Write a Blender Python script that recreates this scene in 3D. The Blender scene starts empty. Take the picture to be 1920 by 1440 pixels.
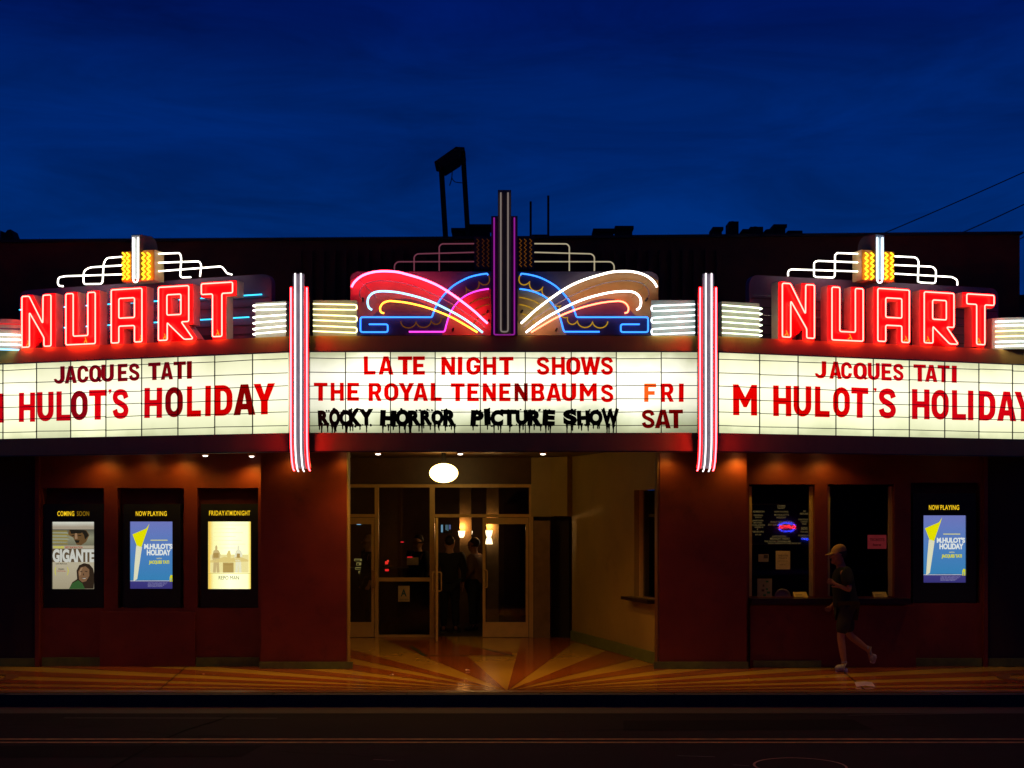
import bpy, bmesh, math, random
from mathutils import Vector, Matrix, noise
from mathutils.geometry import tessellate_polygon
random.seed(7)
S = bpy.context.scene
COL = S.collection
R = math.radians
# ------------------------------------------------------------------ camera
cam = bpy.data.objects.new('camera', bpy.data.cameras.new('camera'))
COL.objects.link(cam); S.camera = cam
cam.location = (0, 0, 2.2); cam.rotation_euler = (R(90), 0, 0)
cam.data.sensor_width = 36; cam.data.lens = 48.75; cam.data.shift_y = 0.125
cam.data.clip_end = 1000
# ------------------------------------------------------------------ world: blue dusk sky after sunset
W = bpy.data.worlds.new('World'); S.world = W; W.use_nodes = True
nt = W.node_tree; nt.nodes.clear()
def N(t, ty, **k):
    n = t.nodes.new(ty)
    for a, b in k.items():
        if a in n.inputs: n.inputs[a].default_value = b
        else: setattr(n, a, b)
    return n
out = N(nt, 'ShaderNodeOutputWorld'); bg = N(nt, 'ShaderNodeBackground'); bg.inputs['Strength'].default_value = 1.0
def set_ramp(el, stops):
    el[0].position = stops[0][0]; el[0].color = (*stops[0][1], 1); el[1].position = stops[-1][0]; el[1].color = (*stops[-1][1], 1)
    for p, c in stops[1:-1]: q = el.new(p); q.color = (*c, 1)
tc = N(nt, 'ShaderNodeTexCoord'); sep = N(nt, 'ShaderNodeSeparateXYZ')
nt.links.new(tc.outputs['Generated'], sep.inputs[0])
ramp = N(nt, 'ShaderNodeValToRGB')
cr = ramp.color_ramp; cr.interpolation = 'EASE'
set_ramp(cr.elements, ((0.0, (0.0, .0235, .155)), (.19, (0.0, .0212, .150)), (.27, (0.0, .0158, .132)), (.345, (0.0, .0075, .100)), (.5, (0.0, .005, .066)), (1.0, (0.0, .004, .045))))
nt.links.new(sep.outputs['Z'], ramp.inputs[0])
mp = N(nt, 'ShaderNodeMapping'); mp.inputs['Scale'].default_value = (1.6, 1.6, 7.5); mp.inputs['Rotation'].default_value = (0, R(14), 0)
nz = N(nt, 'ShaderNodeTexNoise', Scale=3.4, Detail=8.0, Roughness=.62, Distortion=.6)
nt.links.new(tc.outputs['Generated'], mp.inputs[0]); nt.links.new(mp.outputs[0], nz.inputs['Vector'])
mr = N(nt, 'ShaderNodeMapRange'); mr.inputs['From Min'].default_value = .3; mr.inputs['From Max'].default_value = .7
mr.inputs['To Min'].default_value = .70; mr.inputs['To Max'].default_value = 1.28
nt.links.new(nz.outputs[0], mr.inputs[0])
vm = N(nt, 'ShaderNodeVectorMath', operation='SCALE')
nt.links.new(ramp.outputs[0], vm.inputs[0]); nt.links.new(mr.outputs[0], vm.inputs['Scale'])
nt.links.new(vm.outputs[0], bg.inputs['Color']); nt.links.new(bg.outputs[0], out.inputs[0])
S.render.engine = 'CYCLES'
S.view_settings.view_transform = 'Standard'; S.view_settings.look = 'None'
S.view_settings.exposure = 0; S.view_settings.gamma = 1
S.cycles.max_bounces = 7; S.cycles.transparent_max_bounces = 16; S.cycles.use_light_tree = True
S.cycles.sample_clamp_indirect = 4.0

# ------------------------------------------------------------------ materials
MATS = {}
def pmat(name, col, rough=.6, metal=0, rvar=1, var=.18, nscale=6.0, bump=.15, bscale=60.0, spec=.5, stain=0.0, stretch=None):
    if name in MATS: return MATS[name]
    m = bpy.data.materials.new(name); m.use_nodes = True; t = m.node_tree
    b = t.nodes['Principled BSDF']; MATS[name] = m
    g = N(t, 'ShaderNodeTexCoord'); mp = N(t, 'ShaderNodeMapping')
    if stretch: mp.inputs['Scale'].default_value = stretch
    t.links.new(g.outputs['Object'], mp.inputs[0])
    n1 = N(t, 'ShaderNodeTexNoise', Scale=nscale, Detail=6.0, Roughness=.6); t.links.new(mp.outputs[0], n1.inputs['Vector'])
    mx = N(t, 'ShaderNodeMix', data_type='RGBA')
    lo = [c*(1-var) for c in col]; hi = [min(1, c*(1+var)) for c in col]
    r = N(t, 'ShaderNodeMapRange'); r.inputs['From Min'].default_value = .3; r.inputs['From Max'].default_value = .7
    t.links.new(n1.outputs[0], r.inputs[0]); t.links.new(r.outputs[0], mx.inputs[0])
    mx.inputs[6].default_value = (*lo, 1); mx.inputs[7].default_value = (*hi, 1)
    last = mx.outputs[2]
    if stain:
        n3 = N(t, 'ShaderNodeTexNoise', Scale=2.2, Detail=8.0, Roughness=.75); t.links.new(mp.outputs[0], n3.inputs['Vector'])
        r3 = N(t, 'ShaderNodeMapRange'); r3.inputs['From Min'].default_value = .55; r3.inputs['From Max'].default_value = .72
        r3.inputs['To Max'].default_value = stain
        t.links.new(n3.outputs[0], r3.inputs[0])
        m3 = N(t, 'ShaderNodeMix', data_type='RGBA'); t.links.new(r3.outputs[0], m3.inputs[0]); t.links.new(last, m3.inputs[6])
        m3.inputs[7].default_value = (col[0]*.35, col[1]*.33, col[2]*.3, 1); last = m3.outputs[2]
    t.links.new(last, b.inputs['Base Color'])
    rr = N(t, 'ShaderNodeMapRange'); rr.inputs['To Min'].default_value = max(.02, rough-.08*rvar); rr.inputs['To Max'].default_value = min(1, rough+.1*rvar)
    t.links.new(n1.outputs[0], rr.inputs[0]); t.links.new(rr.outputs[0], b.inputs['Roughness'])
    b.inputs['Metallic'].default_value = metal; b.inputs['Specular IOR Level'].default_value = spec
    if bump:
        n2 = N(t, 'ShaderNodeTexNoise', Scale=bscale, Detail=4.0); t.links.new(mp.outputs[0], n2.inputs['Vector'])
        bp = N(t, 'ShaderNodeBump', Strength=bump, Distance=.01); t.links.new(n2.outputs[0], bp.inputs['Height'])
        t.links.new(bp.outputs[0], b.inputs['Normal'])
    return m
def emat(name, col, strength, var=0.0, nscale=3.0):
    if name in MATS: return MATS[name]
    m = bpy.data.materials.new(name); m.use_nodes = True; t = m.node_tree; MATS[name] = m
    t.nodes.clear(); o = N(t, 'ShaderNodeOutputMaterial'); e = N(t, 'ShaderNodeEmission')
    e.inputs['Color'].default_value = (*col, 1); e.inputs['Strength'].default_value = strength
    if var:
        g = N(t, 'ShaderNodeTexCoord'); n = N(t, 'ShaderNodeTexNoise', Scale=nscale, Detail=3.0)
        t.links.new(g.outputs['Object'], n.inputs['Vector']); r = N(t, 'ShaderNodeMapRange')
        r.inputs['From Min'].default_value = .3; r.inputs['From Max'].default_value = .7
        r.inputs['To Min'].default_value = strength*(1-var); r.inputs['To Max'].default_value = strength*(1+var)
        t.links.new(n.outputs[0], r.inputs[0]); t.links.new(r.outputs[0], e.inputs['Strength'])
    t.links.new(e.outputs[0], o.inputs[0]); return m
def clearmat(name, col, gloss=.04, rough=.03, diff=None, dmix=0.0):
    """coloured clear acrylic or window glass: tinted transparency with a surface sheen"""
    if name in MATS: return MATS[name]
    m = bpy.data.materials.new(name); m.use_nodes = True; t = m.node_tree; MATS[name] = m
    t.nodes.clear(); o = N(t, 'ShaderNodeOutputMaterial'); tr = N(t, 'ShaderNodeBsdfTransparent'); tr.inputs[0].default_value = (*col, 1)
    gl = N(t, 'ShaderNodeBsdfGlossy'); gl.inputs['Roughness'].default_value = rough
    fr = N(t, 'ShaderNodeFresnel', IOR=1.5); mu = N(t, 'ShaderNodeMath', operation='MULTIPLY'); mu.inputs[1].default_value = gloss/.04
    t.links.new(fr.outputs[0], mu.inputs[0])
    mx = N(t, 'ShaderNodeMixShader'); last = tr.outputs[0]
    if dmix:
        d = N(t, 'ShaderNodeBsdfDiffuse'); d.inputs[0].default_value = (*diff, 1)
        m2 = N(t, 'ShaderNodeMixShader'); m2.inputs[0].default_value = dmix
        t.links.new(last, m2.inputs[1]); t.links.new(d.outputs[0], m2.inputs[2]); last = m2.outputs[0]
    t.links.new(mu.outputs[0], mx.inputs[0]); t.links.new(last, mx.inputs[1]); t.links.new(gl.outputs[0], mx.inputs[2])
    t.links.new(mx.outputs[0], o.inputs[0]); return m

# ------------------------------------------------------------------ object helpers
class Root:
    pass
def empty(name, loc, label, cat, group=None):
    o = bpy.data.objects.new(name, None); COL.objects.link(o); o.location = loc; o.empty_display_size = .2
    o['label'] = label; o['category'] = cat
    if group: o['group'] = group
    return o
def wloc(o):
    v = Vector((0, 0, 0))
    while o is not None: v += o.location; o = o.parent
    return v
def mesh(name, verts, faces, mat, parent=None, smooth=False, label=None, kind=None, loc=None):
    """verts are world positions; a top-level mesh gets its origin at its base centre"""
    if parent is not None: off = wloc(parent); pos = Vector((0, 0, 0))
    else:
        if loc is None:
            xs = [v[0] for v in verts]; ys = [v[1] for v in verts]; zs = [v[2] for v in verts]
            loc = ((min(xs)+max(xs))/2, (min(ys)+max(ys))/2, min(zs))
        off = Vector(loc); pos = Vector(loc)
    if name in ('',): name = 'part'
    me = bpy.data.meshes.new(name); me.from_pydata([tuple(Vector(v)-off) for v in verts], [], faces)
    me.materials.append(mat)
    if smooth:
        for p in me.polygons: p.use_smooth = True
    me.update()
    o = bpy.data.objects.new(name, me); COL.objects.link(o); o.location = pos
    if parent is not None: o.parent = parent
    if label: o['label'] = label
    if kind: o['kind'] = kind
    return o
def tag(o, label, cat, group=None):
    o['label'] = label; o['category'] = cat
    if group: o['group'] = group
    return o
class MB:
    def __init__(s): s.v = []; s.f = []
    def add(s, v, f):
        n = len(s.v); s.v += [Vector(a) for a in v]; s.f += [tuple(i+n for i in q) for q in f]; return s
    def box(s, x0, x1, y0, y1, z0, z1):
        v = [(x, y, z) for z in (z0, z1) for y in (y0, y1) for x in (x0, x1)]
        return s.add(v, [(0, 2, 3, 1), (4, 5, 7, 6), (0, 1, 5, 4), (2, 6, 7, 3), (0, 4, 6, 2), (1, 3, 7, 5)])
    def hexa(s, p):   # 8 points: bottom 4 ccw, top 4 ccw
        return s.add(p, [(3, 2, 1, 0), (4, 5, 6, 7), (0, 1, 5, 4), (1, 2, 6, 5), (2, 3, 7, 6), (3, 0, 4, 7)])
    def obox(s, a, b, w, d, up=(0, 1, 0)):   # bar from a to b, width w, depth d
        a = Vector(a); b = Vector(b); t = (b-a).normalized(); u = t.cross(Vector(up))
        if u.length < 1e-4: u = t.cross(Vector((1, 0, 0)))
        u.normalize(); n = t.cross(u)
        q = [a-u*w/2-n*d/2, a+u*w/2-n*d/2, a+u*w/2+n*d/2, a-u*w/2+n*d/2]
        return s.hexa(q+[x+(b-a) for x in q])
    def tube(s, path, r, k=8, cap=True, closed=False):
        P = [Vector(p) for p in path]
        Q = [P[0]]
        for p in P[1:]:
            if (p-Q[-1]).length > 1e-5: Q.append(p)
        P = Q; n = len(P)
        if n < 2: return s
        rs = r if isinstance(r, (list, tuple)) else [r]*n
        T = []
        for i in range(n):
            a = P[i-1] if (i or closed) else P[0]; b = P[(i+1) % n] if (i < n-1 or closed) else P[-1]
            T.append((b-a).normalized())
        ref = Vector((0, 0, 1)) if abs(T[0].z) < .9 else Vector((1, 0, 0))
        u = T[0].cross(ref).normalized(); v0 = []; 
        for i in range(n):
            u = (u-T[i]*u.dot(T[i])).normalized(); w = T[i].cross(u)
            sc = 1.0
            for j in range(k):
                an = 2*math.pi*j/k; v0.append(P[i]+(u*math.cos(an)+w*math.sin(an))*rs[i])
        f = []
        m = n if closed else n-1
        for i in range(m):
            for j in range(k):
                a = i*k+j; b = i*k+(j+1) % k; c = ((i+1) % n)*k+(j+1) % k; d = ((i+1) % n)*k+j
                f.append((a, b, c, d))
        if cap and not closed: f += [tuple(range(k))[::-1], tuple(range((n-1)*k, n*k))]
        return s.add(v0, f)
    def ell(s, c, r, seg=16, rings=10):
        c = Vector(c); v = []; f = []
        for i in range(rings+1):
            th = math.pi*i/rings
            for j in range(seg):
                ph = 2*math.pi*j/seg
                v.append(c+Vector((r[0]*math.sin(th)*math.cos(ph), r[1]*math.sin(th)*math.sin(ph), r[2]*math.cos(th))))
        for i in range(rings):
            for j in range(seg):
                f.append((i*seg+j, (i+1)*seg+j, (i+1)*seg+(j+1) % seg, i*seg+(j+1) % seg))
        return s.add(v, f)
    def disc(s, c, r, z1, seg=20):
        v = [(c[0]+r*math.cos(2*math.pi*j/seg), c[1]+r*math.sin(2*math.pi*j/seg), z) for z in (c[2], z1) for j in range(seg)]
        f = [tuple(range(seg))[::-1], tuple(range(seg, 2*seg))]+[(j, (j+1) % seg, seg+(j+1) % seg, seg+j) for j in range(seg)]
        return s.add(v, f)
    def out(s, name, mat, parent=None, **k): return mesh(name, s.v, s.f, mat, parent, **k)

# planes that things are measured on: origin, direction to the right, direction to the street
F = 2600.0; CZ = 2.2; CX0 = 960.0; CY0 = 960.0
A_ = R(19)
class Sec:
    def __init__(s, o, ang):
        s.o = Vector((o[0], o[1], 0)); s.U = Vector((math.cos(ang), math.sin(ang), 0)); s.n = Vector((math.sin(ang), -math.cos(ang), 0))
    def at(s, px, py, off=0.0):
        d = Vector(((px-CX0)/F, 1, (CY0-py)/F)); c = Vector((0, 0, CZ)); q = s.o+s.n*off
        t = (q-c).dot(s.n)/d.dot(s.n); p = c+d*t
        return ((p-s.o).dot(s.U), p.z)
    def w(s, u, z, off=0.0): return s.o+s.U*u+s.n*off+Vector((0, 0, z))
    def pp(s, px, py, off=0.0):
        u, z = s.at(px, py, off); return s.w(u, z, off)
YC = 17.3
SC = Sec((0, YC), 0)
SL = Sec((-2.66, YC), -A_)      # u negative going outward
SR = Sec((2.449, YC), A_)       # u positive going outward
def flat(Y): return Sec((0, Y), 0)
def sbox(mb, sec, u0, u1, z0, z1, o0, o1):
    b = [sec.w(u0, z0, o1), sec.w(u1, z0, o1), sec.w(u1, z0, o0), sec.w(u0, z0, o0)]
    t = [sec.w(u0, z1, o1), sec.w(u1, z1, o1), sec.w(u1, z1, o0), sec.w(u0, z1, o0)]
    return mb.hexa(b+t)
def plate(mb, sec, uz, o0, o1, holes=()):
    """solid cut from sheet: outline uz in plane coordinates, from offset o0 (back) to o1 (front)"""
    loops = [list(uz)]+[list(h) for h in holes]
    flatp = [p for l in loops for p in l]
    tris = tessellate_polygon([[Vector((p[0], p[1], 0)) for p in l] for l in loops])
    n = len(flatp); v = [sec.w(p[0], p[1], o1) for p in flatp]+[sec.w(p[0], p[1], o0) for p in flatp]
    f = []
    for t in tris:
        a, b, c = [flatp[i] for i in t]
        ccw = (b[0]-a[0])*(c[1]-a[1])-(b[1]-a[1])*(c[0]-a[0]) > 0
        t = tuple(t) if ccw else tuple(t)[::-1]
        f.append(t); f.append(tuple(i+n for i in t[::-1]))
    s = 0
    for li, l in enumerate(loops):
        m = len(l); area = sum(l[i][0]*l[(i+1) % m][1]-l[(i+1) % m][0]*l[i][1] for i in range(m))
        for i in range(m):
            a = s+i; b = s+(i+1) % m; q = (a, a+n, b+n, b)
            if (area < 0) != (li > 0): q = q[::-1]
            f.append(q)
        s += m
    return mb.add(v, f)
def fillet(pts, r, n=5, closed=False):
    P = [Vector(p) for p in pts]; out_ = []; m = len(P)
    for i in range(m):
        if not closed and i in (0, m-1): out_.append(P[i]); continue
        a = P[i-1]; b = P[i]; c = P[(i+1) % m]; d1 = a-b; d2 = c-b
        rr = min(r, d1.length*.45, d2.length*.45)
        if rr < 1e-4 or abs(d1.normalized().dot(d2.normalized())) > .999: out_.append(b); continue
        s = b+d1.normalized()*rr; e = b+d2.normalized()*rr
        for k in range(n+1):
            t = k/n; out_.append(s*(1-t)**2+b*2*t*(1-t)+e*t*t)
    return out_
def spline(pts, n=5, closed=False):
    P = [Vector(p) for p in pts]; m = len(P); o = []
    rng = range(m if closed else m-1)
    for i in rng:
        if closed: p0, p1, p2, p3 = P[i-1], P[i], P[(i+1) % m], P[(i+2) % m]
        else: p0, p1, p2, p3 = P[max(i-1, 0)], P[i], P[i+1], P[min(i+2, m-1)]
        for k in range(n):
            t = k/n
            o.append(.5*((2*p1)+(p2-p0)*t+(2*p0-5*p1+4*p2-p3)*t*t+(3*p1-p0-3*p2+p3)*t**3))
    if not closed: o.append(P[-1])
    return o
def offset_poly(P, d):
    """grow a simple polygon outward by d"""
    m = len(P); area = sum(P[i][0]*P[(i+1) % m][1]-P[(i+1) % m][0]*P[i][1] for i in range(m)); sg = 1 if area > 0 else -1
    o = []
    for i in range(m):
        a = Vector(P[i-1][:2]); b = Vector(P[i][:2]); c = Vector(P[(i+1) % m][:2])
        e1 = (b-a).normalized(); e2 = (c-b).normalized(); n1 = Vector((e1.y, -e1.x))*sg; n2 = Vector((e2.y, -e2.x))*sg
        k = n1+n2; k = k/max(.35, k.dot(n1)) if k.length > 1e-3 else n1
        o.append((b.x+k.x*d, b.y+k.y*d))
    return o
# ------------------------------------------------------------------ lettering from Blender's built-in font
GC = {}
def glyph(txt, bold=.03, spacing=1.0):
    key = (txt, bold, spacing)
    if key not in GC:
        cu = bpy.data.curves.new('lettering', 'FONT'); cu.body = txt; cu.size = 1; cu.offset = bold; cu.extrude = .5; cu.resolution_u = 5
        cu.space_character = spacing; cu.align_x = 'CENTER'
        ob = bpy.data.objects.new('lettering', cu); COL.objects.link(ob)
        dg = bpy.context.evaluated_depsgraph_get(); me = bpy.data.meshes.new_from_object(ob.evaluated_get(dg))
        v = [tuple(x.co) for x in me.vertices]; f = [tuple(p.vertices) for p in me.polygons]
        COL.objects.unlink(ob); bpy.data.objects.remove(ob); bpy.data.meshes.remove(me)
        xs = [a[0] for a in v]; ys = [a[1] for a in v]
        GC[key] = (v, f, min(xs), max(xs), min(ys), max(ys))
    return GC[key]
def rrect(x0, x1, y0, y1, rx, ry, corners, n=6):
    """rounded box path, counter-clockwise from bottom left; corners: (bl, br, tr, tl) rounded or not"""
    P = []
    for (cx, cy, sx, sy, a0, on) in ((x0, y0, 1, 1, 180, corners[0]), (x1, y0, -1, 1, 270, corners[1]), (x1, y1, -1, -1, 0, corners[2]), (x0, y1, 1, -1, 90, corners[3])):
        if not on: P.append((cx, cy)); continue
        for k in range(n+1):
            a = R(a0+90*k/n); P.append((cx+sx*rx+rx*math.cos(a), cy+sy*ry+ry*math.sin(a)))
    return P
def blocks():
    B = {}
    w, h = .30, .205
    B['I'] = [([(0, 0), (1, 0), (1, 1), (0, 1)], [])]
    B["'"] = [([(.25, 0), (.7, .3), (1, .6), (1, 1), (0, 1), (0, .55), (.4, .5)], [])]
    B['L'] = [([(0, 0), (1, 0), (1, h), (.36, h), (.36, 1), (0, 1)], [])]
    B['T'] = [([(.33, 0), (.67, 0), (.67, 1-h), (1, 1-h), (1, 1), (0, 1), (0, 1-h), (.33, 1-h)], [])]
    B['H'] = [([(0, 0), (w, 0), (w, .39), (1-w, .39), (1-w, 0), (1, 0), (1, 1), (1-w, 1), (1-w, .6), (w, .6), (w, 1), (0, 1)], [])]
    B['E'] = [([(0, 0), (1, 0), (1, h), (.36, h), (.36, .40), (.88, .40), (.88, .60), (.36, .60), (.36, 1-h), (1, 1-h), (1, 1), (0, 1)], [])]
    B['F'] = [([(0, 0), (.36, 0), (.36, .38), (.88, .38), (.88, .59), (.36, .59), (.36, 1-h), (1, 1-h), (1, 1), (0, 1)], [])]
    B['N'] = [([(0, 0), (.29, 0), (.29, .52), (.70, 0), (1, 0), (1, 1), (.71, 1), (.71, .48), (.30, 1), (0, 1)], [])]
    B['M'] = [([(0, 0), (.25, 0), (.25, .56), (.44, .26), (.56, .26), (.75, .56), (.75, 0), (1, 0), (1, 1), (.78, 1), (.5, .58), (.22, 1), (0, 1)], [])]
    B['W'] = [([(.20, 0), (.39, 0), (.5, .50), (.61, 0), (.80, 0), (1, 1), (.79, 1), (.70, .45), (.59, 1), (.41, 1), (.30, .45), (.21, 1), (0, 1)], [])]
    B['Y'] = [([(.345, 0), (.655, 0), (.655, .42), (1, 1), (.67, 1), (.5, .64), (.33, 1), (0, 1), (.345, .42)], [])]
    B['A'] = [([(0, 0), (.30, 0), (.35, .18), (.65, .18), (.70, 0), (1, 0), (.67, 1), (.33, 1)], [[(.405, .37), (.595, .37), (.5, .74)]])]
    B['O'] = [(rrect(0, 1, 0, 1, .5, .38, (1, 1, 1, 1)), [rrect(.31, .69, .2, .8, .19, .16, (1, 1, 1, 1))])]
    B['Q'] = B['O']+[([(.60, .26), (.86, .0), (1.06, .06), (.72, .34)], [])]
    B['D'] = [(rrect(0, 1, 0, 1, .52, .38, (0, 1, 1, 0)), [rrect(.33, .68, .2, .8, .22, .18, (0, 1, 1, 0))])]
    o = rrect(0, 1, 0, 1, .5, .36, (1, 1, 1, 1)); i = rrect(.31, .70, .2, .8, .19, .15, (1, 1, 1, 1))
    # C: leave the right side open
    oc = o[14:28]+o[0:14]        # from top right round over left to bottom right
    ic = i[14:28]+i[0:14]
    B['C'] = [(list(reversed(ic[:]))[:0]+[(1, .64)]+oc+[(1, .36), (.70, .36)]+ic[::-1]+[(.70, .64)], [])]
    B['G'] = [([(1, .66)]+oc+[(1, .55), (.52, .55), (.52, .38), (.70, .38)]+ic[::-1]+[(.70, .66)], [])]
    B['U'] = [([(0, 1)]+rrect(0, 1, 0, .6, .5, .34, (1, 1, 0, 0))[:14]+[(1, 1), (.69, 1)]+rrect(.31, .69, .2, .6, .19, .16, (1, 1, 0, 0))[:14][::-1]+[(.31, 1)], [])]
    B['J'] = [([(0, .28)]+rrect(0, 1, 0, .6, .46, .34, (1, 1, 0, 0))[3:14]+[(1, 1), (.62, 1)]+rrect(.25, .62, .2, .6, .17, .12, (1, 1, 0, 0))[4:14][::-1]+[(.2, .30)], [])]
    B['P'] = [([(0, 0), (.34, 0), (.34, .38)]+rrect(.34, 1, .38, 1, .34, .30, (0, 1, 1, 0))[1:15]+[(0, 1)], [rrect(.34, .68, .56, .81, .14, .115, (0, 1, 1, 0))])]
    B['R'] = [([(0, 0), (.33, 0), (.33, .36), (.45, .36), (.68, 0), (1, 0), (.76, .40)]+rrect(.3, .98, .40, 1, .30, .29, (0, 1, 1, 0))[4:15]+[(0, 1)], [rrect(.33, .66, .55, .81, .13, .12, (0, 1, 1, 0))])]
    B['B'] = [([(0, 0)]+rrect(.3, 1, 0, .54, .32, .26, (0, 1, 0, 0), 6)[1:7]+[(.86, .52)]+rrect(.3, .95, .5, 1, .28, .235, (0, 1, 1, 0), 6)[3:15]+[(0, 1)], [rrect(.33, .67, .19, .41, .13, .10, (0, 1, 1, 0)), rrect(.33, .63, .60, .81, .12, .10, (0, 1, 1, 0))])]
    c = spline([Vector((x*.72, y, 0)) for x, y in ((.84, .69), (.74, .85), (.5, .898), (.25, .85), (.165, .725), (.26, .60), (.5, .515), (.74, .42), (.84, .285), (.75, .15), (.5, .102), (.25, .155), (.15, .31))], 4)
    L = []; Rr = []
    for k, p in enumerate(c):
        t = (c[min(k+1, len(c)-1)]-c[max(k-1, 0)]).normalized(); n_ = Vector((-t.y, t.x, 0))*.101
        L.append(((p.x+n_.x)/.72, p.y+n_.y)); Rr.append(((p.x-n_.x)/.72, p.y-n_.y))
    B['S'] = [(L+Rr[::-1], [])]
    return B
BL = blocks()
def put_block(mb, ch, sec, u0, u1, z0, z1, o0, o1, rot=0.0):
    cu = (u0+u1)/2; cz = (z0+z1)/2; c, s = math.cos(rot), math.sin(rot)
    def m(p):
        du = (p[0]-.5)*(u1-u0); dz = (p[1]-.5)*(z1-z0); return (cu+du*c-dz*s, cz+du*s+dz*c)
    for k, (o, hs) in enumerate(BL[ch]): plate(mb, sec, [m(p) for p in o], o0-.001*k, o1-.001*k, [[m(p) for p in h] for h in hs])
    return mb
def put_text(mb, txt, sec, u0, u1, z0, z1, o0, o1, bold=.03, shear=0.0, rot=0.0, spacing=1.0):
    v, f, xa, xb, ya, yb = glyph(txt, bold, spacing)
    o = []; cu = (u0+u1)/2; cz = (z0+z1)/2; c, s = math.cos(rot), math.sin(rot)
    for p in v:
        a = (p[0]-xa)/(xb-xa); b = (p[1]-ya)/(yb-ya)
        u = u0+(u1-u0)*a+shear*(b-.5); z = z0+(z1-z0)*b
        du, dz = u-cu, z-cz
        o.append(sec.w(cu+du*c-dz*s, cz+du*s+dz*c, o0+(o1-o0)*(p[2]+.5)))
    return mb.add(o, f)

# ------------------------------------------------------------------ palette
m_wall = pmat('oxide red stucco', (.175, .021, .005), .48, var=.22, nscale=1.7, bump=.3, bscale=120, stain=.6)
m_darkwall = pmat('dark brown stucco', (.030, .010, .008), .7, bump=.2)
m_brick = pmat('dark upper wall', (.11, .020, .008), .85, var=.3, nscale=3, bump=.3, bscale=30)
m_tan = pmat('tan paint', (.34, .235, .045), .55, var=.12, nscale=1.5, bump=.12, bscale=80, stain=.4)
m_base = pmat('green baseboard tile', (.13, .17, .035), .4, var=.25, nscale=8, bump=.1)
m_black = pmat('black metal', (.008, .008, .009), .45, bump=.05)
m_blackmatte = pmat('matte black roof metal', (.010, .010, .012), .9, bump=.1)  # near-black matte tone for all roof metal
m_room = pmat('dark room paint', (.02, .012, .010), .8, bump=.05)
m_bronze = pmat('gold anodised aluminium', (.66, .44, .14), .38, metal=.1, var=.1, bump=.04)
m_fascia = pmat('pinkish cream fascia enamel', (.66, .38, .060), .42, var=.10, nscale=1.4, bump=.08, bscale=40, stain=.3, stretch=(1, 1, .4))
m_soffit = pmat('brown soffit', (.16, .08, .035), .5, bump=.1)
m_redface = pmat('red channel letter enamel', (.85, .012, .008), .3, var=.08, bump=.04)
m_return = pmat('cream letter side enamel', (.46, .38, .30), .45, var=.1, bump=.05)
m_backing = pmat('plum backing enamel', (.16, .075, .15), .45, var=.15, bump=.08, nscale=3)
m_white = pmat('white enamel', (.62, .64, .62), .35, var=.08, bump=.05)
m_fin = pmat('pale grey green fin enamel', (.42, .46, .38), .35, var=.1, bump=.05)
m_orange = pmat('amber crest enamel', (.75, .33, .03), .4, var=.12, bump=.05)
m_crestside = pmat('pale yellow crest side enamel', (.62, .50, .22), .45, var=.1, bump=.05)
m_blueblade = pmat('pale blade enamel', (.50, .56, .60), .3, var=.08, bump=.04)
m_rail = pmat('dark letter rail', (.03, .035, .025), .5, bump=0)
m_glass = clearmat('window glass', (.90, .93, .92), .045, .02)
m_deadglass = clearmat('unlit neon glass', (.55, .50, .48), .3, .12, (.45, .36, .36), .55)
m_blackletter = pmat('black sign acrylic', (.004, .002, .002), .7, spec=.1, bump=0)
m_let = clearmat('red acrylic', (.90, .02, .014), .04, .08, (.5, .01, .008), .10)
m_letdark = clearmat('deep red acrylic', (.53, .015, .012), .04, .08, (.3, .008, .008), .12)
m_letor = clearmat('orange red acrylic', (.98, .34, .12), .04, .08, (.6, .1, .02), .08)
n_red = emat('red neon', (1.0, .036, .028), 27)
n_hotred = emat('bright red neon', (1.0, .035, .045), 22)
n_orange = emat('orange neon', (1.0, .28, .02), 8)
n_white = emat('warm white neon', (1.0, .93, .78), 4.4)
n_yw = emat('yellow white neon', (1.0, .86, .38), 3.0)
n_cool = emat('cool white neon', (.80, .95, 1.0), 3.4)
n_green = emat('greenish white neon', (.90, 1.0, .70), 3.0)
n_pyl = emat('white pylon neon', (1.0, .86, .88), 2.2)
n_blade = emat('ice blue neon', (.72, .88, 1.0), 3.6)
n_yellow = emat('yellow neon', (1.0, .60, .02), 2.6)
n_yellowdim = emat('weak yellow neon', (1.0, .55, .02), .45)
n_orangedim = emat('weak orange neon', (1.0, .32, .03), .13)
n_blue = emat('blue neon', (.03, .20, 1.0), 2.8)
n_mag = emat('magenta neon', (1.0, .06, .75), 1.7)
n_magdim = emat('violet neon', (.62, .03, .62), .45)
n_cyan = emat('cyan neon', (.05, .62, 1.0), 2.0)
n_pinkdim = emat('faint pink tube glow', (1.0, .25, .40), .14)
n_paledim = emat('cream glow on unlit tube', (1.0, .85, .55), .40)
n_browndim = emat('rose glow on unlit tube', (1.0, .80, .72), .20)
n_pinkhot = emat('pink white neon', (1.0, .034, .085), 22)
n_ice = emat('pale blue neon', (.30, .68, 1.0), 2.6)
bulb = emat('warm lamp', (1.0, .66, .25), 14)
bulb_pink = emat('downlight lens', (1.0, .80, .66), 5)

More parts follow.
